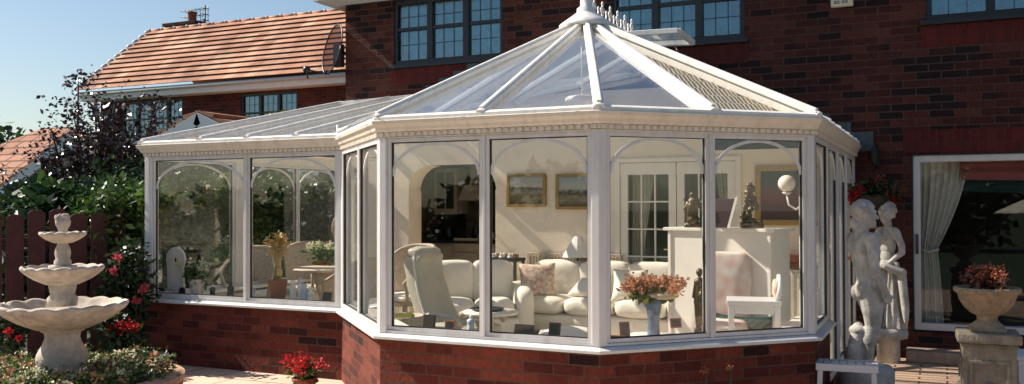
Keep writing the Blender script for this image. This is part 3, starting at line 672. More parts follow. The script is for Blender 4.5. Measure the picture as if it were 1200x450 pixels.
# roof
AP=Vector((-.835,2.016,3.17)); k_=.486; of=.03
def off(path_pt,o): 
    i=path.index(path_pt); B=Vector(path_pt); t0=(B-Vector(path[i-1])).normalized(); t1=(Vector(path[i+1])-B).normalized(); n0=Vector((t0.y,-t0.x)); n1=Vector((t1.y,-t1.x)); m_=(n0+n1).normalized(); m_=m_/m_.dot(n0); return B+m_*o
ZE=2.178
O1,O2,O3,O4=[Vector((*off(p,of),ZE)) for p in (P1,P2,P3,P4)]; O5=Vector((1.21,HY,ZE)); O0=Vector((-5.26,1.15,ZE)); 
RE=Vector((-.835,HY,3.17)); VW=Vector((-1.10,HY,3.04)); LW=Vector((-5.26,HY,2.90))
midB=(O2+O3)/2; midC=(O3+O4)/2
for tri in ([O1,O2,AP],[O2,midB,AP],[midB,O3,AP],[O3,midC,AP],[midC,O4,AP],[O4,O5,RE,AP],[O1,AP,RE,VW]):
    MB().slab(tri,.014).build('roof_pane',M['glass_roof'] if tri[0]!=midC else M['glass_clear'],cons)
zt=lambda x: LW.z+(VW.z-LW.z)*(x-LW.x)/(VW.x-LW.x)
xs_=[-5.26,-4.49,-3.91,-3.34,O1.x]
for a_,b_ in zip(xs_[:-1],xs_[1:]): MB().slab([(a_,1.15,ZE),(b_,1.15,ZE),(b_,HY,zt(b_)),(a_,HY,zt(a_))],.014).build('roof_pane',M['glass_roof'],cons)
MB().slab([O1,VW,(O1.x,HY,zt(O1.x))],.014).build('roof_pane',M['glass_roof'],cons)
bars=[(O1,AP),(O2,AP),(O3,AP),(O4,AP),(midB,AP),(midC,AP)]
def roofbar(p,q,w_=.062,cap=True,name='roof_bar'):
    b_=MB(); p=Vector(p);q=Vector(q); d=(q-p).normalized()
    b_.beam(p,q,w_,.034,lift=.012); b_.beam(p+d*.02,q,w_*.55,.022,lift=.036)
    b_.beam(p+d*.05,q,.045,.05,lift=-.045)
    o=b_.build(name,M['roofbar'],cons,bevel=.006)
    if cap:
        side=d.cross(Vector((0,0,1))).normalized(); n_=side.cross(d)
        c_=MB(); pp=p+n_*.022; vs_=[]
        for s_ in (0,1):
            for a in range(8): th=math.pi*(a/7); vs_.append(pp-d*(.012-.05*s_)+side*math.cos(th)*.043+n_*(math.sin(th)*.04-.028))
        c_.add(vs_,[tuple(range(8)),tuple(reversed(range(8,16)))]+[(i,(i+1)%8,8+(i+1)%8,8+i) for i in range(8)]); c_.build('end_cap',M['roofbar'],o)
for i,(p,q) in enumerate(bars): roofbar(p,q,.07 if i<4 else .062)
for y in (2.05,2.85,3.65,4.46):
    roofbar((1.21,y,ZE),(-.80,y,3.17-k_*.035)); 
    f=(y-1.15)/(HY-1.15); roofbar((O1.x+(VW.x-O1.x)*f,y,ZE+(VW.z-ZE)*f),(-.87,y,3.16),cap=False)
for x in (-4.49,-3.91,-3.34): 
    f=1; xv=O1.x+(VW.x-O1.x); roofbar((x,1.15,ZE),(x,HY-.02,zt(x)))
roofbar(O1,VW,cap=False,name='valley_bar'); roofbar(O0,LW,.07)
MB().beam((-5.3,HY-.033,2.905),(-1.1,HY-.033,3.045),.055,.05).build('wall_bar',M['roofbar'],cons,bevel=.004)
ez=MB(); sweep(ez,[P0,P1,P2,P3,P4,P5],[(.052,2.150),(.052,2.186),(.01,2.204),(.01,2.165)]); ez.build('eaves_trim',M['roofbar'],cons,bevel=.003)
rdg=MB(); rdg.beam(AP+Vector((0,.05,.02)),RE+Vector((0,0,.02)),.12,.05); rdg.tube([AP+Vector((0,.1,.045)),RE+Vector((0,0,.045))],.035,10); rdg.build('ridge',M['roofbar'],cons,bevel=.004)
MB().lathe([(.245,-.055),(.24,-.03),(.17,.02),(.10,.07),(.085,.085),(.085,.115),(.055,.135),(.052,.3),(.075,.32),(.075,.36),(.05,.38),(.09,.44),(.11,.5),(.09,.57),(.03,.64),(.015,.75),(.002,.76)],16,(AP.x,AP.y,AP.z)).build('finial',M['roofbar'],cons)
cr=MB(); y=2.22; j=0
while y<3.42:
    big=(j%2==0); h=.165 if big else .10; z=3.245
    cr.box(-.842,-.828,y-.05,y+.05,z-.02,z+.018)
    cr.tube([(-.835,y,z),(-.835,y,z+h*.95)],.010,7); cr.ball((-.835,y,z+h),(.013,.016,.026),8,6)
    if big:
        for s_ in (-1,1): cr.tube([(-.835,y+s_*.010,z+h*.45),(-.835,y+s_*.036,z+h*.55),(-.835,y+s_*.034,z+h*.75),(-.835,y+s_*.012,z+h*.8)],.008,6)
        cr.ball((-.835,y,z+h*.4),(.015,.02,.016),8,6)
    else: cr.ball((-.835,y,z+.03),(.014,.026,.02),8,6)
    cr.ball((-.835,y+.055,z+.022),(.012,.028,.022),8,6)
    y+=.11; j+=1
cr.build('ridge_cresting',M['roofbar'],cons)
# roof vent standing open
a,b,c_,d_=at(795,36,Y=3.05),at(812,50,Y=3.62),at(752,52,Y=3.62),at(735,40,Y=3.05)
print('VENT',a,b,c_,d_)
zc=(a.z+b.z+c_.z+d_.z)/4
vt=MB(); 
for p,q in ((a,b),(b,c_),(c_,d_),(d_,a)): vt.beam(p,q,.05,.05)
vo=vt.build('roof_vent',M['roofbar'],cons,bevel=.005); MB().slab([a,b,c_,d_],.01).build('pane',M['glass_roof'],vo)
m_=(b+a)/2; MB().tube([b.lerp(c_,.35)+Vector((0,0,-.02)),at(795,62,Y=3.5)],.008,6).build('stay',M['black'],vo)
MB().box(-.72,-.60,3.05,3.6,3.09,3.14).build('vent_kerb',M['roofbar'],vo,bevel=.004)
# pleated blind under the right hand roof panes
e=Vector((0,0,-.075)); N=26; bl=MB(); vs_=[]
for i in range(N+1):
    f=i/N; p=midC.lerp(AP,.03+f*.93); q=O4.lerp(AP,.03+f*.93); z=.012*(-1)**i; vs_+=[p+e+Vector((0,0,z)),q+e+Vector((0,0,z))]
bl.add(vs_,[(2*i,2*i+1,2*i+3,2*i+2) for i in range(N)],False)
bl.build('roof_blind',M['blind'],cons)
bl=MB(); vs_=[]; N=30
for i in range(N+1):
    f=i/N*.96+.02; vs_+=[O4.lerp(AP,f)+e+Vector((-.02,.03,.01*(-1)**i)),O5.lerp(RE,f)+e+Vector((-.02,-.06,.01*(-1)**i))]
bl.add(vs_,[(2*i,2*i+1,2*i+3,2*i+2) for i in range(N)],False); bl.build('roof_blind',M['blind'],cons)
# lead flashing stepped up the brickwork
fl=MB()
for i in range(10):
    x=1.36-i*.215; z=2.20+i*.104; fl.box(x-.235,x,HY-.028-.001*(i%2),HY-.004,z-.10,z+.10)
fl.build('lead_flashing',M['lead'],cons); fl=MB()
for i in range(4):
    x=-3.95+i*.2; z=3.02+i*.078; fl.box(x,x+.24,HY-.022-.001*(i%2),HY-.004,3.0,z+.06)
fl.build('lead_flashing',M['lead'],cons)
# small white bracket of the gutter corner
q=at(396,150,Y=1.15)
vb=MB().tube([(q.x,q.y+.02,ZE-.03),(q.x,q.y,ZE+.09)],.016,8).tube([(q.x,q.y,ZE+.045),(q.x+.1,q.y-.06,ZE+.05),(q.x+.22,q.y-.12,ZE+.065)],.014,8); vb.build('valley_clip',M['roofbar'],cons)
# ------------------------------------------------------------------ fountain, planter, beds
fx=at(73,437,D=6.95); FX,FY=fx.x,fx.y
def zz(y,ppm=155.,h=241): return 1.5585-(y-h)/ppm
fo=thing('fountain','three tiered pale stone fountain with scalloped bowls standing in the round flower planter','fountain',(FX,FY,.25))
MB().lathe([(.17,zz(446)),(.175,zz(432)),(.16,zz(430)),(.165,zz(427)),(.178,zz(421)),(.172,zz(414)),(.135,zz(403)),(.118,zz(395)),(.125,zz(389)),(.15,zz(387)),(.155,zz(384)),(.12,zz(382))],40,(FX,FY,0),
  mod=lambda r,z,a,k:(r*(1+.035*abs(math.cos(4*a+z*6))),z)).build('pedestal_column',M['stone'],fo)
def bowl(R_,ztop,zbot,nl,neck,name='bowl'):
    H=ztop-zbot
    pr=[(neck,zbot),(R_*.42,zbot+H*.06),(R_*.68,zbot+H*.34),(R_*.86,zbot+H*.62),(R_*.97,zbot+H*.84),(R_*1.01,zbot+H*.97),(R_*1.0,ztop+.008),(R_*.95,ztop+.014),(R_*.90,ztop-.01),(R_*.8,ztop-H*.25),(R_*.55,ztop-H*.5),(neck*.6,ztop-H*.55)]
    def md(r,z,a,k):
        f=max(0,(r/R_-.3)/.7)
        s=abs(math.sin(nl*a/2)); lip=1 if k in(5,6,7) else .4
        return (r*(1-.035*f*(1-s)), z+lip*f*.018*(s-.5)*(R_/.46)**.5*.9)
    return MB().lathe(pr,nl*8,(FX,FY,0),mod=md).build(name,M['stone'],fo)
bowl(.465,zz(357),zz(386),16,.12)
MB().lathe([(.10,zz(358)),(.105,zz(349)),(.082,zz(345)),(.090,zz(340)),(.098,zz(333)),(.074,zz(325)),(.070,zz(321)),(.094,zz(315)),(.098,zz(311))],28,(FX,FY,0),mod=lambda r,z,a,k:(r*(1+.03*math.cos(6*a)),z)).build('column',M['stone'],fo)
bowl(.293,zz(314),zz(334),14,.09)
MB().lathe([(.058,zz(318)),(.060,zz(306)),(.048,zz(303)),(.056,zz(297)),(.050,zz(291)),(.036,zz(286)),(.05,zz(281)),(.05,zz(276))],24,(FX,FY,0),mod=lambda r,z,a,k:(r*(1+.03*math.cos(6*a)),z)).build('column',M['stone'],fo)
bowl(.166,zz(274),zz(285),12,.05)
fn=MB().lathe([(.03,zz(275)),(.035,zz(268)),(.05,zz(264)),(.056,zz(260)),(.05,zz(256))],18,(FX,FY,0))
for k in range(16):
    a=k*2.4; r_=.042*math.sqrt((k%8)/8+.2); fn.ball((FX+r_*math.cos(a),FY+r_*math.sin(a),zz(256)+.008*(k%3)),(.017,.017,.022),8,6)
fn.build('flower_finial',M['stone'],fo)
pl_=thing('round_planter','low round raised planter edged with soldier bricks around the fountain foot','planter',(FX,FY,0))
RP=.86
MB().lathe([(RP,.0),(RP,.21),(RP-.11,.212),(RP-.11,0)],64,(FX,FY,0),smooth=False,cap=False).build('brick_ring',bricks('planter_soldier_brick',[(.16,.04,.03),(.26,.07,.05),(.3,.1,.07)],(.30,.2,.15),w_=.22,h_=.072,mort=.007,off=0,soldier=True),pl_)
MB().lathe([(RP+.015,.213),(RP+.015,.255),(RP-.15,.26),(RP-.15,.213)],64,(FX,FY,0),smooth=False,cap=False).build('coping',bricks('coping_brick',[(.42,.24,.16),(.5,.3,.2)],(.3,.2,.14),w_=.2,h_=.08,mort=.006),pl_)
MB().lathe([(RP-.12,.0),(RP-.12,.215),(.01,.25)],40,(FX,FY,0)).build('soil',M['soil'],pl_)
cen=[]
for i in range(260):
    a=random.uniform(0,2*math.pi); r_=random.uniform(.24,RP-.06); cen.append((FX+r_*math.cos(a),FY+r_*math.sin(a),.27+random.uniform(0,.07)))
fb=leaf_mesh('flower_bed',cluster_pts(cen,9000,(.04,.04,.03)),.018,M['leaf_green']); fb['kind']='stuff'; fb['label']='low mixed bedding plants filling the round planter'
bm_=leaf_mesh('bedding_blooms',cluster_pts([(c[0],c[1],c[2]+.035) for c in cen[::2]],1900,(.02,.02,.012)),.018,M['mixed_petal']); bm_['kind']='stuff'
bm_=leaf_mesh('bedding_blooms',cluster_pts([(c[0],c[1],c[2]+.035) for c in cen[1::4]],1100,(.014,.014,.01)),.015,M['white_petal']); bm_['kind']='stuff'
q=at(47,437,Z=.27); tag(MB().ball((q.x,q.y,.28),(.05,.04,.045),7,5).build('white_stone',M['marble']),'small pale rock lying among the bedding plants left of the fountain foot','rock')
# back bed behind the planter
g=MB().box(-9,-5.26,.6,1.9,-.2,.01).box(-9.0,-6.605,-3.6,.6,-.2,.008).build('soil_bed',M['soil']); struct(g)
q=at(163,412,Z=.12); tag(MB().beam((q.x-.55,q.y+.05,.06),(q.x+.30,q.y+.05,.06),.10,.12).build('edging_stone',M['stone'],bevel=.01),'pale edging stone on the soil between planter and brick plinth','edging')

# fence
fen=thing('picket_fence','dark red stained wooden fence with spaced upright boards behind the fountain','fence',(-6,0,0))
A=at(-75,246,D=8.6); B=at(128,246,D=9.3); A.z=B.z=0; n=8; d=(B-A); L=d.length; d.normalize()
pk=MB()
for i in range(n):
    c=A+d*(L*(i+.5)/n); h=1.50+.03*math.sin(i*1.7); hw=.078
    Mx=Matrix.Translation((c.x,c.y,0))@Matrix(((d.x,-d.y,0,0),(d.y,d.x,0,0),(0,0,1,0),(0,0,0,1)))
    vs_=[];pts=[(-hw,.05),(hw,.05),(hw,h-.03),(hw*.5,h),(-hw*.5,h),(-hw,h-.03)]
    xz=MB(); 
    vs_=[Mx@Vector((x,-.012,z)) for x,z in pts]+[Mx@Vector((x,.012,z)) for x,z in pts]
    pk.add(vs_,[tuple(reversed(range(6))),tuple(range(6,12))]+[(k,(k+1)%6,6+(k+1)%6,6+k) for k in range(6)])
pk.build('boards',M['fence'],fen,bevel=.003)
for z in (.35,1.2): MB().beam((A.x-d.y*.035,A.y+d.x*.035,z),(B.x-d.y*.035,B.y+d.x*.035,z),.04,.09).build('rail',M['fence'],fen)
for f in (0,.5,1): c=A.lerp(B,f); MB().box(c.x-.05,c.x+.05,c.y+.06,c.y+.16,0,1.5).build('post',M['fence'],fen)

# shrubs and trees
def tree(name,label,cat,blobs,n,size,lm,stems=(),loc=None,group=None,bark='bark',shell=.4,elong=1.7,extra=None):
    b0=blobs[0]; loc=loc or (b0[0],b0[1],0); t=thing(name,label,cat,loc,group)
    leaf_mesh('foliage' if name in('shrub','climber','rose_bush','hedge_shrub') else 'crown',blob_pts(blobs,n,shell),size,lm,t,elong=elong)
    tk=MB()
    for pts,r0,r1 in stems:
        m=len(pts); tk.tube(pts,[r0+(r1-r0)*i/(m-1) for i in range(m)],7)
    if stems: tk.build('stems' if len(stems)>2 else 'trunk',M[bark],t)
    if extra: extra(t)
    return t
# climber over the fence end
bl=[]
for i in range(16):
    u=random.uniform(108,178); v=random.uniform(240,400); p=at(u,v,D=9.6+random.uniform(-.15,.25)); bl.append((p.x,p.y,p.z,.26,.24,.26))
tree('climber','dark ivy covered screen reaching from the red fence to the corner of the lean-to','climber',[b for b in bl],13000,.045,M['leaf_green'],[([(bl[0][0],bl[0][1],0),(bl[0][0],bl[0][1],1)],.03,.02),([(-5.8,1.9,0),(-5.8,1.9,1.7)],.04,.02)])
bl=[]
for i in range(12):
    u=95+i*8; p=at(u,234+random.uniform(-8,14)-(u-95)*.06,D=10.0+random.uniform(-.2,.2)); bl.append((p.x,p.y,p.z,.28,.26,.17))
tree('hedge_shrub','bright green leafy hedge top sunlit above the dark ivy beside the lean-to','shrub',bl,6500,.05,M['leaf_hedge'],[([(bl[5][0],bl[5][1]+.3,0),(bl[5][0],bl[5][1]+.2,1.8)],.04,.02)])
# hedge seen through the lean-to glass
hedges=[(-6.9,2.9,'rounded green hedge shrub outside the end window nearest the garden corner'),(-7.0,4.4,'green hedge shrub outside the middle of the lean-to end windows'),(-7.0,5.9,'green hedge shrub behind the cane chairs outside the glass'),(-7.0,7.5,'farthest green hedge shrub beyond the lean-to near the wing wall'),(-6.2,8.9,'low hedge shrub in front of the wing wall seen through the glass')]
for i,(x,y,lb) in enumerate(hedges):
    bl=[(x+random.uniform(-.35,.35),y+random.uniform(-.8,.8),z,.5,.55,.42) for z in (.35,.7,1.05,1.4,1.65,1.7) for _ in range(2)]
    tree('hedge_shrub',lb,'shrub',bl,6500,.055,M['leaf_hedge'] if i%2==0 else M['leaf_green'],[([(x,y,0),(x,y,1.4)],.05,.02)],loc=(x,y,0),group='hedge shrubs beyond the lean-to')
# small yellow-green shrub tops peeping over the lean-to roof
for (u,v,lb) in ((352,125,'yellowish climber tips showing above the lean-to roof beside the satellite dish'),):
    p=at(u+18,v+6,Y=8.2); bl=[(p.x+random.uniform(-1.0,1.0),p.y,p.z+random.uniform(-.35,.02),.22,.2,.16) for _ in range(9)]
    tree('shrub',lb,'shrub',bl,900,.06,M['leaf_olive'],[([(p.x,p.y,0),(p.x,p.y,p.z-.2)],.04,.02)],loc=(p.x,p.y,0))
# purple plum tree, loose branches
pt=thing('plum_tree','dark purple leaved plum tree with loose branches left of the lean-to roof','tree',tuple(at(110,240,D=11.5).xy)+(0,))
base=at(112,300,D=11.5); base.z=0; st=MB(); lp=[]
tips=[(92,92,11.4),(112,112,11.9),(60,150,11.2),(45,185,11.3),(135,118,11.8),(165,125,12),(190,150,12.2),(205,175,12),(85,130,11.0),(150,165,11.6),(120,150,11.2),(178,185,11.5),(70,200,11.5),(100,185,11.9),(140,205,11.8),(105,215,11.3),(160,215,11.4),(188,118,12.3),(128,185,11.5),(30,215,11.5),(118,140,11.6),(80,175,11.4),(150,190,11.5),(60,225,11.2)]
for u,v,D_ in tips:
    T_=at(u,v,D=D_); s_=base+Vector((random.uniform(-.1,.1),random.uniform(-.1,.1),random.uniform(.7,1.2))); m1=s_.lerp(T_,.5)+Vector((random.uniform(-.15,.15),0,-.12))
    pts=[s_.lerp(m1,k/4) for k in range(4)]+[m1.lerp(T_,k/6) for k in range(7)]
    st.tube(pts,[.038*(1-.85*i/10) for i in range(11)],6)
    for k in range(3,11):
        c=pts[k]
        for _ in range(random.randint(12,17)): 
            o_=Vector((random.gauss(0,.13),random.gauss(0,.13),random.gauss(0,.11))); q=c+o_
            lp+= [tuple(q+Vector((random.gauss(0,.035),random.gauss(0,.035),random.gauss(0,.035)))) for _ in range(4)]
st.tube([base,base+Vector((0,0,1.2))],[.07,.045],8); st.build('trunk',M['bark'],pt)
leaf_mesh('crown',np.array(lp),.038,M['leaf_purple'],pt,elong=1.5)
# shrubs behind the fence
def simple(name,label,px,py,D_,rx,rz,n,size,lm,k=7,cat='shrub',spread=.6):
    p=at(px,py,D=D_); bl=[(p.x+random.uniform(-1,1)*rx*spread,p.y+random.uniform(-1,1)*rx*spread,p.z+random.uniform(-1,1)*rz*spread,rx*.5,rx*.5,rz*.5) for _ in range(k)]
    return tree(name,label,cat,bl,n,size,lm,[([(p.x,p.y,0),(p.x,p.y,p.z)],.04,.02)],loc=(p.x,p.y,0))
simple('shrub','dense dark conifer shrub behind the left of the red fence',72,234,10.6,.5,.30,3600,.045,M['leaf_conifer'],10)
simple('shrub','low bright broad leaved shrub peeping over the red fence boards',52,236,9.9,.38,.2,700,.085,M['leaf_hedge'],6)
simple('shrub','dark foliage mass behind the fence at the left edge',6,246,11.2,.5,.35,3500,.05,M['leaf_dark'],8)
simple('shrub','dark green shrub in the gap between plum tree and outbuilding',140,212,12.6,.7,.35,3500,.06,M['leaf_dark'],9)
simple('shrub','shaded undergrowth behind the fence boards and fountain',70,300,9.9,1.0,.7,5000,.05,M['leaf_dark'],12)
# conifer at the left edge, mostly out of frame
cf=thing('conifer_tree','feathery dark conifer leaning into the left edge of the view','tree',tuple(at(-30,200,D=13).xy)+(0,))
c0=at(-62,150,D=13); lp=[]; st=MB(); st.tube([(c0.x,c0.y,0),(c0.x,c0.y,4.2)],[.12,.02],8)
for i in range(110):
    z=random.uniform(.8,3.9); a=random.uniform(0,6.28); L=(4.2-z)*.27+.3; tip=Vector((c0.x+L*math.cos(a),c0.y+L*math.sin(a),z-.22)); s_=Vector((c0.x,c0.y,z+.05))
    st.tube([s_,s_.lerp(tip,.6)+Vector((0,0,.06)),tip],[.015,.008,.003],4)
    for k in range(34): q=s_.lerp(tip,random.random()**.6); lp.append((q.x+random.gauss(0,.04),q.y+random.gauss(0,.04),q.z-random.random()*.09))
st.build('trunk',M['bark'],cf); leaf_mesh('crown',np.array(lp),.03,M['leaf_conifer'],cf,elong=3.2,droop=.6)
# distant trees along the horizon
for i,(u,v,D_,r_) in enumerate(((8,190,45,4.5),(-40,180,60,6),(45,200,50,3.5),(-80,170,55,7))):
    p=at(u,v,D=D_); bl=[(p.x+random.uniform(-1,1)*r_*.6,p.y+random.uniform(-1,1)*r_*.6,p.z-r_*.35+random.uniform(-.4,.35)*r_,r_*.35,r_*.35,r_*.3) for _ in range(9)]
    tree('tree',['far dark tree behind the bungalow roof at the left edge','far tree mostly outside the left edge','far low tree behind the bungalow ridge','distant tall tree beyond the left edge'][i],'tree',bl,2200,.35,M['leaf_dark'],[([(p.x,p.y,0),(p.x,p.y,p.z)],.3,.1)],loc=(p.x,p.y,0))
# rose bushes with red blooms
def rose(label,px,py,D_,blooms,pm,n=900,rx=.28,rz=.35):
    p=at(px,py,D=D_); t=thing('rose_bush',label,'rose bush',(p.x,p.y,0))
    bl=[(p.x+random.uniform(-1,1)*rx*.6,p.y+random.uniform(-.5,.5)*rx*.6,p.z+random.uniform(-1,1)*rz*.6,rx*.5,rx*.4,rz*.5) for _ in range(6)]
    leaf_mesh('foliage',blob_pts(bl,n,.3),.036,M['leaf_dark'],t)
    s=MB()
    for u,v,_r in blooms: q=at(u,v,D=D_-.15); s.tube([(p.x,p.y,0),((p.x+q.x)/2,(p.y+q.y)/2+.05,q.z*.6),q],[.008,.006,.004],5)
    s.build('stems',M['bark'],t)
    for u,v,r_ in blooms: q=at(u,v,D=D_-.15); leaf_mesh('bloom',np.array([q])+rng.normal(size=(int(60+r_*700),3))*r_*.33,.021,pm,t,elong=1.1)
rose('rose bush with scattered pink and red blooms in front of the ivy',150,340,8.9,[(138,302,.06),(168,338,.06),(133,318,.03),(160,352,.035)],M['pink_petal'],1500,.35,.6)
rose('low rose bush with a cluster of deep red blooms behind the planter',140,388,8.5,[(140,381,.06),(148,382,.07),(155,384,.07),(128,384,.03)],M['red_petal'],1200,.35,.3)
rose('small shaded rose bush with dull red flowers left of the fountain base',15,395,8.3,[(10,388,.04),(22,396,.02)],M['maroon'] if False else M['red_petal'],500,.25,.25)
# geranium in a pot
def potted(name,label,loc,pot_r,pot_h,prof=None,potm='terracotta',leafr=.12,leafh=.1,blooms=12,pm='red_petal',leaf='leaf_green',n=400,br=.03,ls=.03):
    t=thing(name,label,'potted plant',loc); x,y,z=loc
    MB().lathe(prof or [(pot_r*.7,0),(pot_r*.95,pot_h*.8),(pot_r*1.05,pot_h*.82),(pot_r*1.05,pot_h),(pot_r*.9,pot_h),(pot_r*.85,pot_h*.85)],20,loc).build('pot',M[potm],t)
    leaf_mesh('foliage',blob_pts([(x,y,z+pot_h+leafh*.4,leafr,leafr,leafh)],n,.2),ls,M[leaf],t)
    if blooms:
        cs=[(x+random.gauss(0,leafr*.55),y+random.gauss(0,leafr*.55),z+pot_h+leafh*random.uniform(.6,1.6)) for _ in range(blooms)]
        leaf_mesh('blooms',cluster_pts(cs,blooms*38,br*.5),.02,M[pm],t,elong=1.1)
    return t
q=at(357,455,Z=.05); potted('geranium_pot','pot of bright red geraniums standing on the sunny patio by the lean-to wall',(q.x,q.y,0),.10,.14,blooms=20,leafr=.13,leafh=.10,n=350,br=.05)
for u,v,lb in ((826,434,'left of two small orange pink blooms against the shaded brick plinth'),(855,431,'right of two small orange pink blooms against the shaded brick plinth')):
    q=at(u,v,D=6.05); t=thing('garden_flower',lb,'flower',(q.x,q.y,0)); MB().tube([(q.x,q.y,0),(q.x+.01,q.y,q.z)],.005,5).build('stem',M['leaf_green'],t); leaf_mesh('bloom',np.array([q])+rng.normal(size=(40,3))*.009,.012,M['rust_petal'],t,elong=1.1)

# ------------------------------------------------------------------ statues
def hand(prims, w_, d, n_, s=1., curl=.6):
    """palm at w_ pointing along d with palm facing n_, five curled fingers"""
    w_,d,n_=Vector(w_),Vector(d).normalized(),Vector(n_).normalized(); n_=(n_-d*n_.dot(d)).normalized(); a=d.cross(n_)
    pc=w_+d*.035*s; prims.append(('c',w_,w_+d*.055*s,.018*s,.022*s)); prims.append(('c',w_+a*.015*s+d*.02*s,w_+d*.055*s+a*.018*s,.014*s,.013*s)); prims.append(('c',w_-a*.015*s+d*.02*s,w_+d*.055*s-a*.018*s,.014*s,.013*s))
    for i,l in enumerate((.85,1,.95,.75)):
        b=w_+d*.06*s+a*(.024-.016*i)*s; k=b+(d*math.cos(curl)+n_*math.sin(curl))*.026*l*s; e=k+(d*math.cos(curl*2.2)+n_*math.sin(curl*2.2))*.028*l*s
        prims.append(('c',b,k,.0085*s,.008*s)); prims.append(('c',k,e,.008*s,.0065*s))
    b=w_+d*.018*s+a*.024*s; k=b+(d*.6+a*.6+n_*.4).normalized()*.028*s; prims.append(('c',b,k,.010*s,.009*s)); prims.append(('c',k,k+(d*.8+n_*.5)*.02*s,.009*s,.007*s))
def head(prims, c, face, s=1., bun=False, tilt=(0,0,1), seed=1):
    """head centre c looking along face"""
    rr=random.Random(seed); c=Vector(c); f=Vector(face).normalized(); up=Vector(tilt).normalized(); f=(f-up*f.dot(up)).normalized(); l=up.cross(f)
    P_=lambda a,b,d_: c+(f*a+l*b+up*d_)*s
    R_=Matrix((f,l,up)).transposed(); eu=R_.to_euler()
    prims.append(('e',P_(0,0,.01),(.068*s,.058*s,.080*s),tuple(eu))); prims.append(('e',P_(.018,0,-.035),(.046*s,.042*s,.05*s),tuple(eu)))
    prims.append(('c',P_(.064,0,.012),P_(.080,0,-.016),.007*s,.011*s))     # nose
    prims.append(('c',P_(.060,-.03,.024),P_(.060,.03,.024),.009*s,.009*s)) # brow
    prims.append(('c',P_(.062,-.012,-.040),P_(.062,.012,-.040),.007*s,.007*s)); prims.append(('c',P_(.060,-.010,-.050),P_(.060,.010,-.050),.008*s,.008*s))
    prims.append(('e',P_(.052,0,-.068),(.018*s,.018*s,.014*s)))
    for s_ in (-1,1): prims.append(('e',P_(.056,s_*.022,.004),(.010*s,.012*s,.008*s))); prims.append(('e',P_(.0,s_*.058,-.008),(.014*s,.008*s,.02*s))); prims.append(('e',P_(.045,s_*.028,-.02),(.018*s,.014*s,.016*s)))
    for i in range(130):
        th=rr.uniform(0,6.28); ph=rr.uniform(-.2,1.5)
        a=math.cos(th)*math.cos(ph); b=math.sin(th)*math.cos(ph); d_=math.sin(ph)
        if a>.45 and d_<.55: continue
        prims.append(('e',P_(a*.068-.004,b*.060,.016+d_*.070),(.0155*s*rr.uniform(.8,1.1),)*3))
    for i in range(10): prims.append(('e',P_(-.055-rr.random()*.015,rr.uniform(-.035,.035),-.025-rr.random()*.04),(.022*s,)*3))
    if bun: prims.append(('e',P_(-.10,0,.02),(.036*s,.036*s,.036*s)))
def shear(pr):                       # the youth's back arches away from the raised arm
    f=lambda c:(c[0]-.085*max(0,c[2]-.58),c[1]*(1.08 if c[2]>.6 else 1),c[2])
    return [('c',f(q[1]),f(q[2]),q[3],q[4]) if q[0]=='c' else ('e',f(q[1]))+tuple(q[2:]) for q in pr]
def fat(pr,k):                       # stone figures are stockier than life: thicken torso and limbs, keep heads and fingers
    out=[]
    for q in pr:
        if q[0]=='c' and max(q[3],q[4])>.026: out.append(('c',q[1],q[2],q[3]*k,q[4]*k))
        elif q[0]=='e' and max(q[2])>.04 and q[1][2]<1.02: out.append(('e',q[1],tuple(r*k for r in q[2]))+tuple(q[3:]))
        else: out.append(q)
    return out
man=thing('statue','white stone statue of a standing nude youth seen from behind beside the glazed side door','statue',(0,0,0))
S_=1.0; pr=[]
pr+=[('e',(0,0,.61),(.074,.096,.075)),('e',(.004,0,.72),(.062,.080,.12)),('e',(.0,0,.83),(.072,.098,.10)),('e',(.004,0,.91),(.078,.116,.105)),
 ('e',(.048,.048,.925),(.034,.05,.04)),('e',(.048,-.048,.925),(.034,.05,.04)),('e',(-.045,.055,.93),(.035,.05,.07)),('e',(-.045,-.055,.93),(.035,.05,.07)),
 ('c',(-.005,-.06,.995),(0,-.142,.985),.040,.044),('c',(-.005,.06,.995),(0,.142,.985),.040,.044),('c',(-.008,0,.98),(.006,0,1.085),.048,.038),
 ('e',(-.048,.044,.575),(.055,.050,.062)),('e',(-.048,-.046,.585),(.058,.052,.062)),('c',(.035,-.03,.60),(.03,-.09,.64),.03,.03)]
# weight bearing right leg (near), bent left leg
pr+=[('c',(.0,-.052,.57),(.012,-.055,.44),.074,.066),('c',(.012,-.055,.44),(.014,-.052,.32),.064,.047),('e',(.035,-.052,.30),(.026,.030,.034)),('c',(.008,-.052,.30),(-.012,-.05,.20),.046,.044),('e',(-.028,-.05,.215),(.032,.036,.06)),('c',(-.012,-.05,.20),(-.012,-.05,.06),.040,.025),('c',(-.025,-.05,.03),(.075,-.062,.018),.026,.020),('e',(-.04,-.05,.025),(.022,.022,.025))]
pr+=[('c',(.01,.05,.57),(.07,.07,.43),.074,.062),('c',(.07,.07,.43),(.105,.085,.33),.060,.046),('e',(.125,.086,.32),(.026,.030,.034)),('c',(.098,.085,.31),(.06,.10,.20),.045,.041),('e',(.05,.098,.22),(.032,.035,.055)),('c',(.06,.10,.20),(.015,.12,.07),.038,.024),('c',(.005,.12,.045),(.095,.135,.018),.025,.019)]
for k in range(4): pr+=[('e',(.085+.004*k,-.075+.012*k,.014),(.014,.008,.009)),('e',(.105,.120+.010*k,.014),(.014,.008,.009))]
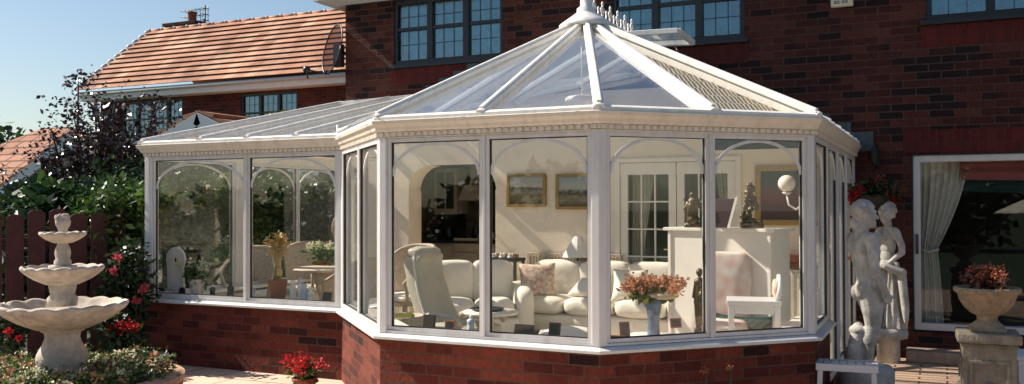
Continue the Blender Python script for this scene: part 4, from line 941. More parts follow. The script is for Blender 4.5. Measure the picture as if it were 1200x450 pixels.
# arms
pr+=[('c',(0,-.148,.98),(-.025,-.178,.86),.043,.038),('c',(-.025,-.178,.86),(-.03,-.185,.76),.037,.029),('c',(-.03,-.185,.755),(.02,-.178,.66),.032,.030),('c',(.02,-.178,.66),(.062,-.165,.575),.028,.019)]
hand(pr,(.064,-.164,.57),(.35,.1,-.95),(.2,1,0),1.0,.9)
pr+=[('c',(0,.148,.98),(.045,.185,.87),.043,.036),('c',(.045,.185,.87),(.07,.19,.79),.035,.029),('c',(.07,.19,.79),(.12,.12,.90),.031,.020)]
hand(pr,(.12,.12,.90),(-.1,-.45,.8),(-.9,-.2,-.1),1.0,.9)
head(pr,(.022,-.008,1.165),(.97,-.2,-.08),1.26,seed=4)
# tree stump support
rs=random.Random(3)
pr+=[('c',(-.12,.0,0),(-.075,.01,.25),.062,.045),('c',(-.10,.05,0),(-.06,.04,.30),.05,.038),('e',(-.075,.02,.28),(.05,.06,.035)),('e',(-.14,-.02,.12),(.035,.03,.05)),('e',(-.11,.07,.08),(.04,.04,.06))]
pr+=[('c',(0,0,-.03),(.0,.03,-.03),.17,.17)] if False else []
pr=fat(shear(pr),1.2); sculpt('figure',pr,M['marble'],man,voxel=.0062,smooth=3)
MB().lathe([(.20,-.30),(.205,-.03),(.19,-.02),(.185,.004),(.01,.004)],28,(0,.02,0)).build('base',M['marble'],man)
p=at(1017,432,D=7.1); hgt=1.262
man['_o']=(0,0,0); place(man,(p.x,p.y,1.565-hgt),R(4+28))
wom=thing('statue','white stone statue of a draped woman with raised head standing behind the nude youth','statue',(0,0,0))
pr=[('e',(0,0,.61),(.076,.098,.07)),('e',(.0,0,.71),(.058,.074,.10)),('e',(.0,0,.82),(.062,.086,.09)),('e',(.004,0,.90),(.066,.10,.09)),
 ('e',(.058,.044,.895),(.034,.034,.034)),('e',(.058,-.044,.895),(.034,.034,.034)),('c',(-.005,-.06,.975),(0,-.125,.965),.034,.036),('c',(-.005,.06,.975),(0,.125,.965),.034,.036),('c',(-.006,0,.97),(.01,.015,1.07),.040,.033),
 ('e',(-.048,.044,.58),(.05,.05,.06)),('e',(-.048,-.044,.58),(.05,.05,.06))]
pr+=[('c',(0,.13,.96),(-.03,.175,.83),.037,.031),('c',(-.03,.175,.83),(-.03,.185,.76),.031,.027),('c',(-.03,.185,.76),(.06,.115,.66),.028,.019)]
hand(pr,(.06,.115,.66),(.6,-.75,-.2),(-.6,-.3,0),.95,.7)
pr+=[('c',(0,-.13,.96),(.03,-.17,.84),.037,.030),('c',(.03,-.17,.84),(.07,-.16,.79),.030,.027),('c',(.07,-.16,.79),(.115,-.05,.90),.028,.018)]
hand(pr,(.115,-.05,.90),(-.1,.8,.4),(-1,0,0),.95,.7)
head(pr,(.03,.035,1.145),(.5,.85,.15),1.22,bun=True,tilt=(-.1,.35,1),seed=9)
dr=MB(); n=64
prof=[(.10,.66),(.108,.60),(.106,.50),(.105,.38),(.11,.25),(.12,.12),(.125,.0),(.10,-.01)]
dr.lathe([(r_,z_) for r_,z_ in reversed(prof)],n,(0,0,0),mod=lambda r,z,a,k:((r+ .014*math.sin(9*a+z*7)+.010*math.sin(17*a-z*5)+(.05*max(0,math.cos(a-2.1))*(1-z/.7)))*(.85 if abs(math.cos(a))>.7 else 1),z))
pr.append(('m',dr)); pr+=[('c',(.10,.10,.62),(-.03,.17,.56),.030,.045),('c',(-.03,.17,.56),(-.05,.20,.2),.040,.035),('c',(-.05,.20,.2),(-.06,.19,.06),.035,.02),('c',(.09,-.09,.64),(.11,.08,.63),.024,.028),('c',(.11,.03,.62),(.13,-.02,.3),.03,.02),('c',(.11,.03,.3),(.15,.02,.02),.03,.03)]
pr=fat(pr,1.10); sculpt('figure',pr,M['marble'],wom,voxel=.0065,smooth=3)
MB().lathe([(.11,-.34),(.11,-.12),(.18,-.10),(.19,-.05),(.18,-.02),(.16,-.0),(.01,.0)],28).build('base',M['marble'],wom)
p=at(1041,388,D=9.05); place(wom,(p.x,p.y,1.572-1.255*.98),R(4+180+35)); wom.scale=(.98,.98,.98)

# stool
stl=thing('stool','white slatted resin stool standing in front of the youth statue','stool',(0,0,0))
def stool(t,w_,d_,h,m,slats=6,ls=.035):
    s=MB(); s.box(-w_/2,w_/2,-d_/2,-d_/2+.04,h-.05,h).box(-w_/2,w_/2,d_/2-.04,d_/2,h-.05,h).box(-w_/2,-w_/2+.04,-d_/2+.04,d_/2-.04,h-.05,h).box(w_/2-.04,w_/2,-d_/2+.04,d_/2-.04,h-.05,h)
    k=(w_-.08)/slats
    for i in range(slats): s.box(-w_/2+.04+i*k+.010,-w_/2+.04+(i+1)*k-.002,-d_/2+.04,d_/2-.04,h-.03,h-.004)
    s.build('seat',m,t,bevel=.004)
    for a in (-1,1):
        for b in (-1,1):
            l=MB(); x0=a*(w_/2-.03); y0=b*(d_/2-.03); l.add([(x0+a*.015-i*.05*a if False else x0+dx*ls/2+a*o,y0+dy*ls/2+b*o,z) for z,o in ((0,.02),(h-.05,0)) for dx,dy in ((-1,-1),(1,-1),(1,1),(-1,1))],[(0,3,2,1),(4,5,6,7),(0,1,5,4),(1,2,6,5),(2,3,7,6),(3,0,4,7)]); l.build('leg',m,t,bevel=.004)
stool(stl,.41,.24,.44,M['plastic'],6)
p=at(992,426,Z=.43); place(stl,(p.x,p.y,0),R(6))
# urn on pedestal
D6=6.0
p=at(1157,388,D=D6); ped=thing('pedestal','square stone pedestal with panelled sides under the planted urn','pedestal',(0,0,0))
hp=p.z; pw=.155
pm=MB().box(-pw,pw,-pw,pw,.10,hp-.085).box(-pw-.02,pw+.02,-pw-.02,pw+.02,0,.0995); pm.build('shaft',M['pedestal'],ped,bevel=.004)
for s in (0,1,2,3):
    mx=Matrix.Rotation(s*math.pi/2,4,'Z'); f=MB(); a,b,c,d=-pw+.04,pw-.04,.20,hp-.17
    f.box(a,b,-pw-.012,-pw+.001,c,c+.02,mx).box(a,b,-pw-.012,-pw+.001,d-.02,d,mx).box(a,a+.02,-pw-.0125,-pw+.001,c+.02,d-.02,mx).box(b-.02,b,-pw-.0125,-pw+.001,c+.02,d-.02,mx)
    f.ball(tuple(mx@Vector((0,-pw-.0,(c+d)/2))),(.035,.035,.045),12,8); f.build('raised_panel',M['pedestal'],ped,bevel=.003)
MB().box(-pw-.012,pw+.012,-pw-.012,pw+.012,hp-.085,hp-.062).box(-pw-.03,pw+.03,-pw-.03,pw+.03,hp-.0615,hp).build('cap',M['pedestal'],ped,bevel=.012,seg=3)
place(ped,(p.x,p.y,0),R(2))
u=thing('urn','carved sandstone urn full of rust red flowers on top of the square pedestal','urn',(0,0,0))
def umod(r,z,a,k):
    f=1
    if 5<=k<=9: f=1+.04*math.sin(9*a+k*1.3)*math.sin(k*1.9)+.022*math.sin(17*a-2*k)
    if k in (10,11,12): f=1+.012*math.cos(40*a)
    if k in (3,4): f=1+.03*abs(math.cos(7*a))
    return r*f,z
MB().lathe([(.10,.0),(.105,.035),(.085,.05),(.058,.075),(.062,.10),(.10,.12),(.125,.145),(.155,.185),(.165,.215),(.172,.24),(.195,.255),(.20,.27),(.195,.285),(.17,.285),(.16,.24)],80,mod=umod).build('bowl',M['urn'],u)
MB().lathe([(.16,.255),(.01,.26)],20).build('soil',M['soil'],u)
MB().box(-.105,.105,-.105,.105,.0,.028).build('foot',M['urn'],u,bevel=.006)
cs=[(random.gauss(0,.07),random.gauss(0,.07),.29+random.uniform(0,.10)) for _ in range(70)]
cs=[c for c in cs if c[0]**2+c[1]**2<.026]
leaf_mesh('foliage',cluster_pts(cs,900,.02),.018,leafmat('russet_leaves',(.07,.03,.015),(.20,.07,.03)),u); leaf_mesh('blooms',cluster_pts([(c[0],c[1],c[2]+.02) for c in cs],1300,.013),.013,M['rust_petal'],u,elong=1.2)
place(u,(p.x,p.y,hp+.001),R(2))
# bench at the right edge
bn=thing('bench','pale slatted bench cut off by the right edge of the view','bench',(0,0,0))
b=MB()
for i in range(5): b.box(-.05,1.1,-.2+i*.085,-.2+i*.085+.07,.41,.44)
b.box(0,.05,-.2,.21,.37,.4095).box(1.0,1.05,-.2,.21,.37,.4095); b.build('seat',M['plastic'],bn,bevel=.004)
for x in (.0,1.0):
    for y in (-.19,.15): MB().box(x,x+.05,y,y+.05,0,.3695).build('leg',M['plastic'],bn,bevel=.004)
p=at(1186,418,Z=.42); place(bn,(p.x+.03,p.y+.1,0),0)

# ------------------------------------------------------------------ things on the house walls
dsh=thing('satellite_dish','dark perforated satellite dish on the corner of the house wall seen edge on','satellite dish',(-5.2,HY,3.6))
cd_=at(391,58,Y=HY-.05); 
ax=Vector((-.55,-.83,.2)).normalized(); R_=ax.to_track_quat('Z','Y').to_matrix()
dm=MB(); vs_=[];fs=[]; nr=6; na=28
for i in range(nr+1):
    r_=.34*i/nr+.001
    for j in range(na): a=2*math.pi*j/na; vs_.append(cd_+R_@Vector((r_*math.cos(a)*.95,r_*math.sin(a),.35*r_*r_*2-.06)))
for i in range(nr):
    for j in range(na): k=(j+1)%na; fs.append((i*na+j,i*na+k,(i+1)*na+k,(i+1)*na+j))
dm.add(vs_,fs,True); dd=dm.build('reflector',M['dishmesh'],dsh)
rim=MB(); rim.tube([cd_+R_@Vector((.34*.95*math.cos(2*math.pi*j/36),.34*math.sin(2*math.pi*j/36),.02)) for j in range(37)],.010,6); rim.build('rim',M['black'],dsh)
MB().tube([cd_+R_@Vector((0,-.34,.0)),cd_+R_@Vector((-.02,-.36,.30))],.012,6).box(-.001,0,0,.001,0,.001).build('arm',M['black'],dsh)
h_=cd_+R_@Vector((-.02,-.36,.30)); MB().ball(h_,(.05,.05,.05),10,7).tube([h_,h_+Vector((.02,0,-.12))],.012,6).build('receiver',M['black'],dsh)
bk=cd_-ax*.06; MB().tube([bk,bk+Vector((.12,.02,-.05)),(-5.18,HY+.0,bk.z-.05)],.025,8).box(bk.x-.05,bk.x+.08,bk.y-.04,bk.y+.04,bk.z-.22,bk.z+.08).build('wall_bracket',M['black'],dsh)
ab=thing('alarm_box','small cream alarm box with grey print high on the brick wall','alarm box',(1.06,HY,3.65))
q0=at(974,9,Y=HY-.03); q1=at(1000,7,Y=HY-.03)
MB().box(q0.x,q1.x,HY-.07,HY-.003,q1.z,q1.z+.26).build('casing',M['alarm'],ab,bevel=.012,seg=3)
tx=MB(); random.seed(5)
for r_ in range(2):
    x=q0.x+.035
    for k in range(5):
        if k==2: x+=.014; continue
        tx.box(x,x+.022,HY-.074,HY-.0702,q1.z+.03+.045*r_,q1.z+.038+.045*r_).box(x,x+.006,HY-.0741,HY-.0702,q1.z+.038+.045*r_,q1.z+.062+.045*r_).box(x+.008,x+.022,HY-.0742,HY-.0702,q1.z+.048+.045*r_,q1.z+.055+.045*r_); x+=.032
tx.build('lettering',M['text'],ab)
lt=thing('wall_lantern','small black wall lantern on the brickwork right of the side glazing','lantern',(1.36,HY,2.0))
q=at(1025,181,Y=HY-.08); x,y,z=q
MB().box(x-.03,x+.03,HY-.02,HY-.003,z-.06,z+.06).tube([(x,HY-.02,z+.03),(x,HY-.06,z+.10),(x,y,z+.09)],.009,6).build('bracket',M['black'],lt)
MB().lathe([(.02,-.12),(.035,-.11),(.05,.02),(.055,.03),(.02,.07),(.008,.09)],6,(x,y,z-.0),smooth=False).build('lamp_body',M['black'],lt)
hb=thing('hanging_basket','hanging basket of red and pink geraniums on the wall above the statue heads','hanging basket',(1.3,HY-.3,1.6))
q=at(1024,229,Y=HY-.35); 
MB().lathe([(.01,-.14),(.09,-.12),(.15,-.03),(.16,0),(.15,0),(.01,-.02)],18,q).build('basket',M['bark'],hb)
MB().tube([(q.x,HY-.003,q.z+.28),(q.x,q.y,q.z+.30),(q.x,q.y,q.z+.26)],.008,6).tube([(q.x,q.y,q.z+.26),(q.x-.14,q.y,q.z)],.003,4).tube([(q.x,q.y,q.z+.26),(q.x+.14,q.y,q.z)],.003,4).build('bracket',M['black'],hb)
leaf_mesh('foliage',blob_pts([(q.x,q.y,q.z+.04,.26,.18,.12)],1100,.2),.03,M['leaf_dark'],hb)
for (u_,v_,m_) in ((999,232,'red_petal'),(1005,234,'red_petal'),(1014,219,'red_petal'),(1032,218,'pink_petal'),(1034,230,'red_petal'),(1043,226,'pink_petal'),(1008,224,'red_petal'),(1002,228,'red_petal'),(1022,222,'pink_petal'),(1030,213,'pink_petal'),(1046,233,'red_petal')):
    c=at(u_,v_,Y=HY-.38+random.uniform(-.08,.05)); leaf_mesh('bloom',np.array([c])+rng.normal(size=(190,3))*.027,.02,M[m_],hb,elong=1.1)
# curtain and pelmet inside the patio door
cu=thing('curtain','pale gathered curtain tied back inside the left of the wide patio door','curtain',(2.0,HY+.4,.3))
cm=MB(); N=70; rows=26; vs_=[]
for r_ in range(rows+1):
    z=2.04-1.72*r_/rows; tt=(2.04-z)/1.72
    wtop,wt,wb=.44,.14,.20
    if z>1.08: f=(2.04-z)/.96; x1_=1.80+wtop-(wtop-wt)*f**1.6
    else: f=(1.08-z)/.76; x1_=1.80+wt+(wb-wt)*f**.6
    for i in range(N+1):
        f2=i/N; x=1.78+(x1_-1.78)*f2; vs_.append((x,HY+.30+.022*math.sin(f2*44+.6*math.sin(z*3))+.01*math.sin(f2*17),z))
cm.add(vs_,[(r_*(N+1)+i,r_*(N+1)+i+1,(r_+1)*(N+1)+i+1,(r_+1)*(N+1)+i) for r_ in range(rows) for i in range(N)],True); cm.build('drape',M['curtain'],cu)
MB().tube([(1.77,HY+.27,1.10),(1.86,HY+.255,1.06),(1.96,HY+.28,1.09)],.014,8).build('tie_back',M['curtain'],cu)
pv=thing('curtain_pelmet','maroon swagged pelmet with green lining across the top of the patio door','pelmet',(3,HY+.4,1.9))
def swag(za,zb,y,m,name,sag):
    s=MB(); N=60; vs_=[]; Rr=8
    for r_ in range(Rr+1):
        for i in range(N+1):
            f=i/N; x=2.17+f*2.6; sg=sag*math.sin(min(1,f*1.2)*math.pi/2); z=za+(zb-za)*(r_/Rr)-sg*(r_/Rr); vs_.append((x,y+.02*math.sin(r_*1.9+f*3),z))
    s.add(vs_,[(r_*(N+1)+i,r_*(N+1)+i+1,(r_+1)*(N+1)+i+1,(r_+1)*(N+1)+i) for r_ in range(Rr) for i in range(N)],True); s.build(name,m,pv)
swag(2.04,1.80,HY+.26,M['maroon'],'swag',.04); swag(1.90,1.68,HY+.30,M['green_fabric'],'lining',.05)
# parasol that the patio door mirrors, garden boundary behind the camera
pa=thing('parasol','cream garden parasol in the garden reflected in the patio door','parasol',(4.35,-8,0))
px_,py_=4.35,-8.0
MB().lathe([(1.35,1.36),(.65,1.70),(.02,1.95),(.01,1.91),(.64,1.68),(1.34,1.34)],8,(px_,py_,0),smooth=False,cap=False).build('canopy',M['canvas'],pa)
MB().tube([(px_,py_,0),(px_,py_,2.06)],.02,8).build('pole',M['whitepaint'],pa); MB().lathe([(.22,0),(.22,.06),(.05,.1)],16,(px_,py_,0)).build('base',M['stone'],pa)
for i in range(12):
    x=-34+i*5.2; y=-21+2*math.sin(i*2.1); h=[2.6,3.4,2.4,2.6,2.4,3.0,5.4,6.2,5.6,6.6,6.0,6.4][i]
    bl=[(x+random.uniform(-1,1)*2.2,y+random.uniform(-1,1),z,1.3,1.2,h*.22) for z in (h*.2,h*.45,h*.75) for _ in range(3)]
    tree('garden_tree','leafy tree on the far garden boundary, '+['first','second','third','fourth','fifth','sixth','seventh','eighth','ninth','tenth','eleventh','twelfth'][i]+' from the left','tree',bl,4200,.2,M['leaf_dark'],[([(x,y,0),(x,y,h*.7)],.15,.05)],loc=(x,y,0),group='trees along the garden boundary opposite the house')
# ------------------------------------------------------------------ furniture inside the conservatory
def soft(mb_box, name, m, parent, r=.05, sub=1):
    x0,x1,y0,y1,z0,z1=mb_box; mb=MB(); n=4
    # puffed cushion: subdivided box pushed outwards in the middle of each face
    bm=bmesh.new(); bmesh.ops.create_cube(bm,size=1); bmesh.ops.subdivide_edges(bm,edges=bm.edges,cuts=5,use_grid_fill=True)
    s=Vector((x1-x0,y1-y0,z1-z0)); c=Vector(((x0+x1)/2,(y0+y1)/2,(z0+z1)/2)); mn=min(s); rr=min(r,mn*.49)
    rs=random.Random(int(abs(x0*971+y0*331+z0*77)*100))
    for v in bm.verts:
        p=Vector(v.co)*2
        q=Vector([math.copysign(min(abs(p[i]),1-2*rr/s[i]),p[i]) for i in range(3)])*.5
        core=Vector([q[i]*s[i] for i in range(3)]); full=Vector([p[i]*.5*s[i] for i in range(3)]); d=full-core
        if d.length>1e-6: d=d.normalized()*rr
        bulge=(1-p.x**2*.9)*(1-p.y**2*.9)*(1-p.z**2*.0)
        v.co=c+core+d
        for i in range(3):
            if abs(p[i])>.99: 
                o=[j for j in range(3) if j!=i]; v.co[i]+=math.copysign(.07*mn*(1-p[o[0]]**2)*(1-p[o[1]]**2)*.5,p[i])
        v.co+=Vector((rs.gauss(0,1),rs.gauss(0,1),rs.gauss(0,1)))*.004
    mb.v=[tuple(v.co) for v in bm.verts]; bm.verts.index_update(); mb.f=[tuple(v.index for v in f.verts) for f in bm.faces]; mb.sm=[True]*len(mb.f); bm.free()
    return mb.build(name,m,parent,sub=sub)
# long sofa
sf=thing('sofa','long cream leather sofa with puffy back cushions under the two landscape paintings','sofa',(0,0,0))
W=2.15
soft((-W/2,W/2,-.38,.36,.05,.26),'base',M['sofa'],sf,.05)
for i in range(3):
    a=-W/2+.22+i*(W-.44)/3; b=a+(W-.44)/3
    soft((a,b-.008,-.42,.16,.25,.44),'seat_cushion',M['sofa'],sf,.08); soft((a-.01,b+.004,.10,.36,.36,.80),'back_cushion',M['sofa'],sf,.06)
soft((-W/2,-W/2+.23,-.40,.34,.05,.56),'arm',M['sofa'],sf,.09); soft((W/2-.23,W/2,-.40,.34,.05,.56),'arm',M['sofa'],sf,.09)
place(sf,(-1.42,3.95,FL),0)
s2=thing('sofa','two seat cream leather sofa turned towards the middle of the room beside the recliner','sofa',(0,0,0))
W=1.25
soft((-W/2,W/2,-.38,.36,.05,.26),'base',M['sofa'],s2,.05)
for i in range(2):
    a=-W/2+.2+i*(W-.4)/2; b=a+(W-.4)/2
    soft((a,b-.008,-.42,.16,.25,.44),'seat_cushion',M['sofa'],s2,.08); soft((a-.01,b+.004,.10,.36,.36,.82),'back_cushion',M['sofa'],s2,.06)
soft((-W/2,-W/2+.2,-.40,.34,.05,.56),'arm',M['sofa'],s2,.09); soft((W/2-.2,W/2,-.40,.34,.05,.56),'arm',M['sofa'],s2,.09)
place(s2,(-2.60,3.25,FL),R(30))
def cushion(label,p,rz,m,tilt=.5,s=.36):
    t=thing('cushion',label,'cushion',(0,0,0)); mb=MB(); N=10; vs_=[]
    for sd_ in (1,-1):
        for i in range(N+1):
            for j in range(N+1):
                a=i/N*2-1;b=j/N*2-1; h=.07*((1-a*a)*(1-b*b))**.45; k=1-.08*(1-abs(a))*(abs(b))-.0; vs_.append((a*s/2*(1-.1*(1-b*b)),sd_*h,b*s/2*(1-.1*(1-a*a))))
    for sd_ in (0,1):
        o=sd_*(N+1)**2
        for i in range(N):
            for j in range(N): mb.f.append((o+i*(N+1)+j,o+(i+1)*(N+1)+j,o+(i+1)*(N+1)+j+1,o+i*(N+1)+j+1)); mb.sm.append(True)
    mb.v=vs_; mb.build('cover',m,t); t.location=p; t.rotation_euler=(-tilt,0,rz); return t
floral=mat('floral_cotton',(.80,.72,.60),.9,col2=(.50,.25,.17),nscale=22)
floral2=mat('pink_floral_cotton',(.76,.70,.65),.9,col2=(.70,.50,.45),nscale=9,detail=1)
q=at(630,330,Y=3.72); cushion('floral scatter cushion leaning on the left of the long sofa',(q.x,q.y,FL+.60),R(30),floral,.45,.42)
q=at(690,335,Y=3.80); cushion('plain cream cushion lying on the middle of the long sofa',(q.x,q.y,FL+.54),R(-10),M['sofa'],1.1,.38)
q=at(738,340,Y=3.75); cushion('plain cream cushion propped at the right end of the long sofa',(q.x,q.y,FL+.58),R(10),M['sofa'],.5,.38)
# recliner
rc=thing('recliner','grey green leather recliner with tall quilted back turned away from the kitchen arch','recliner',(0,0,0))
mb=MB(); N=16; K=8; vs_=[]
for sd_ in (0,1):
    for i in range(N+1):
        f=i/N; z=.34+.72*f; x=-.12-.24*f-.05*math.sin(f*3.1)+(.06 if f>.9 else 0); w_=.215-.035*f-(.04*((f-.85)/.15)**2 if f>.85 else 0)
        for j in range(K+1):
            g=j/K*2-1; th=.05+.016*abs(math.sin(f*9.5))+.022*(1-g*g)-.012*math.exp(-(g/.12)**2)-(.03*((f-.9)/.1)**2 if f>.9 else 0)
            vs_.append((x+(th if sd_ else -th)+(-.04*g*g if not sd_ else .03*g*g), g*w_, z+(.02*(1-g*g) if i==N else 0)))
o_=(N+1)*(K+1)
for sd_ in (0,1):
    for i in range(N):
        for j in range(K): b=sd_*o_+i*(K+1)+j; mb.f.append((b,b+1,b+K+2,b+K+1))
edge=[i*(K+1) for i in range(N+1)]+[N*(K+1)+j for j in range(1,K+1)]+[i*(K+1)+K for i in range(N-1,-1,-1)]+[j for j in range(K-1,0,-1)]
for a,b in zip(edge,edge[1:]+edge[:1]): mb.f.append((a,b,b+o_,a+o_))
mb.v=vs_; mb.sm=[True]*len(mb.f); br_=mb.build('backrest',M['recliner'],rc,sub=1)
for g in (-1,1): MB().tube([(-.12-.24*f-.05*math.sin(f*3.1)+.05,g*(.212-.035*f-(.04*((f-.85)/.15)**2 if f>.85 else 0)),.34+.72*f) for f in [k/14 for k in range(15)]],.011,7).build('piping',M['sofa'],br_)
soft((-.42,-.26,-.17,.17,.98,1.10),'headrest',M['recliner'],rc,.05)
soft((-.20,.42,-.27,.27,.26,.40),'seat',M['recliner'],rc,.06)
for s_ in (-1,1): 
    MB().tube([(-.15,s_*.30,.42),(.05,s_*.31,.50),(.30,s_*.31,.48),(.38,s_*.30,.40)],.028,8).build('armrest',M['recliner'],rc)
MB().lathe([(.28,0),(.28,.03),(.05,.05),(.04,.26)],24).build('swivel_base',M['dkwood'],rc)
q=at(530,368,Y=1.75); place(rc,(q.x-.02,q.y+.02,FL),YAW+R(-38)); rc.scale=(1.0,1.0,.95)
# small cane chair and cane furniture
def cane_chair(label,loc,rz,group=None,s=1.):
    t=thing('cane_chair',label,'chair',(0,0,0),group)
    MB().lathe([(.24,.36),(.25,.38),(.25,.40),(.2,.41)],20).build('seat_frame',M['cane'],t)
    soft((-.22,.22,-.22,.22,.395,.46),'seat_cushion',M['sofa'],t,.03)
    b=MB(); N=14; vs_=[]
    for sd_ in (0,1):
        for i in range(9):
            f=i/8; 
            for j in range(N+1):
                a=(j/N*2-1)*1.15; r_=.25+.04*f+sd_*.018; vs_.append((-r_*math.cos(a),r_*math.sin(a)*.95,.42+f*(.48-.10*abs(j/N*2-1)**3)))
    o_=9*(N+1)
    for sd_ in (0,1):
        for i in range(8):
            for j in range(N): k=sd_*o_+i*(N+1)+j; b.f.append((k,k+1,k+N+2,k+N+1))
    b.v=vs_; b.sm=[True]*len(b.f); b.build('back',M['cane'],t)
    top=[Vector((-(.30)*math.cos((j/N*2-1)*1.15),.29*math.sin((j/N*2-1)*1.15),.42+(.49-.10*abs(j/N*2-1)**3))) for j in range(N+1)]
    MB().tube(top,.020,7).build('top_rail',M['cane'],t)
    for s_ in (-1,1):
        MB().tube([(-.10,s_*.27,.78),(.06,s_*.30,.70),(.22,s_*.28,.66),(.28,s_*.24,.58),(.22,s_*.22,.50),(.19,s_*.20,.40)],.019,7).build('arm',M['cane'],t)
        for x in (-.18,.18): MB().tube([(x,s_*.17,.37),(x*1.15,s_*.20,.0)],.018,7).build('leg',M['cane'],t)
    place(t,loc,rz); t.scale=(s,s,s); return t
g_='cane chairs in the lean-to'
q=at(285,330,Y=2.35); cane_chair('pale cane armchair behind the mullion left of the dried flower pot',(q.x-.05,q.y+.2,FL),R(-60),g_,1.05)
q=at(352,320,Y=3.25); cane_chair('pale cane armchair with high rectangular back beside the flowering plant',(q.x+.02,q.y,FL),R(-75),g_,1.08)
q=at(398,345,Y=1.95); cane_chair('pale cane armchair nearest the glass with its looped arm beside the corner post',(q.x+.12,q.y+.1,FL),R(160),g_,1.)
q=at(483,330,Y=2.6); cane_chair('slender cane armchair behind the left side of the recliner',(q.x-.15,q.y+.1,FL),R(-100),g_,1.1)
tb=thing('cane_table','round glass topped cane table between the cane chairs in the lean-to','table',(0,0,0))
MB().lathe([(.38,.66),(.40,.675),(.38,.69),(.01,.69)],30).build('tabletop',M['cane'],tb); MB().lathe([(.17,0),(.15,.15),(.10,.35),(.17,.6),(.20,.66)],16).build('base',M['cane'],tb)
q=at(385,312,Y=2.75); place(tb,(q.x,q.y,FL+.06),0)
# white shaped stand
q=at(205,345,Y=1.5); st_=thing('plant_stand','white painted board shaped like a rounded chair back at the left lean-to pane','stand',(q.x,q.y,FL))
pts=[]
for i in range(25): a=-math.pi*.15+math.pi*1.3*i/24; pts.append((.125*math.cos(a),.93-.0+.125*math.sin(a)*1.0-FL*0))
bd=MB(); pp=[(.115,.0),(.115,.62),(.10,.72),(.105,.80)]+[(.13*math.cos(a),.88+.13*math.sin(a)) for a in [math.pi*i/14 for i in range(0,15)]]+[(-.115,.80),(-.11,.6),(-.115,.0)]
xz_prism(bd,[(q.x+a,FL+b) for a,b in pp],q.y,q.y+.03); bd.build('board',M['whitewood'],st_,bevel=.008)
MB().box(q.x-.15,q.x+.15,q.y-.10,q.y+.13,FL,FL+.03).build('foot',M['whitewood'],st_); MB().ball((q.x+.01,q.y-.003,FL+.88),(.012,.004,.022),8,6).build('peg_hole',M['black'],st_)
# plants
def sill_z(): return .655
q=at(231,342,Y=1.45); potted('pot_plant','white china pot of small white flowers on the left lean-to sill',(q.x,q.y,q.z-.02),.085,.15,potm='opal',leafr=.13,leafh=.10,blooms=14,pm='white_petal',n=420)
MB()
q=at(377,306,Y=3.1); potted('pot_plant','bushy plant with white flowers between the two lean-to chairs',(q.x,q.y,q.z-.08),.09,.10,potm='terracotta',leafr=.17,leafh=.13,blooms=18,pm='white_petal',n=420)
dz=.655; q=at(325,352,Y=1.36); t=thing('dried_flower_pot','square terracotta pot holding a tall sheaf of dried wheat on the sill','potted plant',(q.x,q.y,q.z))
MB().lathe([(.085,0),(.115,.16),(.12,.17),(.12,.195),(.10,.195),(.01,.18)],4,(q.x,q.y,q.z),smooth=False).build('pot',M['terracotta'],t)
wh=MB(); tips=[]
for i in range(46):
    a=random.uniform(0,6.28); r_=random.uniform(0,.05); h=random.uniform(.48,.60); tx,ty=q.x+math.cos(a)*r_*1.6,q.y+math.sin(a)*r_*1.6
    wh.tube([(q.x+math.cos(a)*r_*.8,q.y+math.sin(a)*r_*.8,q.z+.16),(q.x+math.cos(a)*r_*.45,q.y+math.sin(a)*r_*.45,q.z+.34),(tx,ty,q.z+h)],.0035,4); tips.append((tx,ty,q.z+h-.02))
wh.build('stalks',M['wheat'],t); leaf_mesh('wheat_ears',cluster_pts(tips,650,(.008,.008,.03)),.022,M['wheat'],t,elong=2)
MB().ball((q.x+.05,q.y-.03,q.z+.27),(.04,.02,.045),8,6).build('bow',M['wheat'],t)
# oval cane mirror
q=at(397,268,Y=2.4); MBt=MB(); MBt.tube([(q.x+.075*math.cos(a),q.y,q.z+.13*math.sin(a)) for a in [2*math.pi*i/24 for i in range(25)]],.014,7); MBt.tube([(q.x,q.y,q.z-.13),(q.x,q.y,FL)],.012,6).lathe([(.12,0),(.12,.02),(.02,.04)],16,(q.x,q.y,FL)); tag(MBt.build('cane_hoop_stand',M['cane']),'oval cane hoop on a stand seen just left of the corner post','stand')
# figurines and frames on the sills
def figurine(label,p,h,m,kind=0):
    t=thing('figurine',label,'figurine',tuple(p)); x,y,z=p
    if kind==0: MB().lathe([(.035,0),(.04,.01),(.03,h*.25),(.028,h*.5),(.034,h*.62),(.018,h*.74),(.02,h*.8),(.026,h*.88),(.018,h*.97),(.003,h)],14,(x,y,z)).ball((x+.03,y,z+h*.5),(.014,.014,.035),8,6).build('body',M[m],t)
    else:
        MB().lathe([(.03,0),(.034,.01),(.022,h*.3),(.03,h*.55),(.03,h*.7),(.012,h*.8)],14,(x,y,z)).build('body',M[m],t); MB().ball((x,y,z+h*.88),(h*.1,h*.1,h*.12),10,8).build('head',M['opal' if m!='opal' else 'bluewhite'],t)
for u,v,h,m,k,lb in ((213,344,.08,'black',0,'tiny dark ornament beside the white board'),(249,345,.12,'black',1,'dark ornament right of the white china pot'),(270,347,.16,'black',0,'black rounded ornament on the sill at the lean-to mullion'),(296,350,.13,'bluewhite',1,'blue and white china figure just right of the lean-to mullion'),(343,352,.20,'opal',0,'white china figure right of the dried wheat pot'),(352,352,.22,'opal',1,'white china lady between wheat pot and blue figure'),(357,353,.17,'bluewhite',0,'slim blue figure in front of the cane chair'),(364,348,.14,'opal',0,'small white ornament behind the dark frame in the lean-to')):
    q=at(u,v,Y=1.37); figurine(lb,(q.x,q.y,.656),h,m,k)
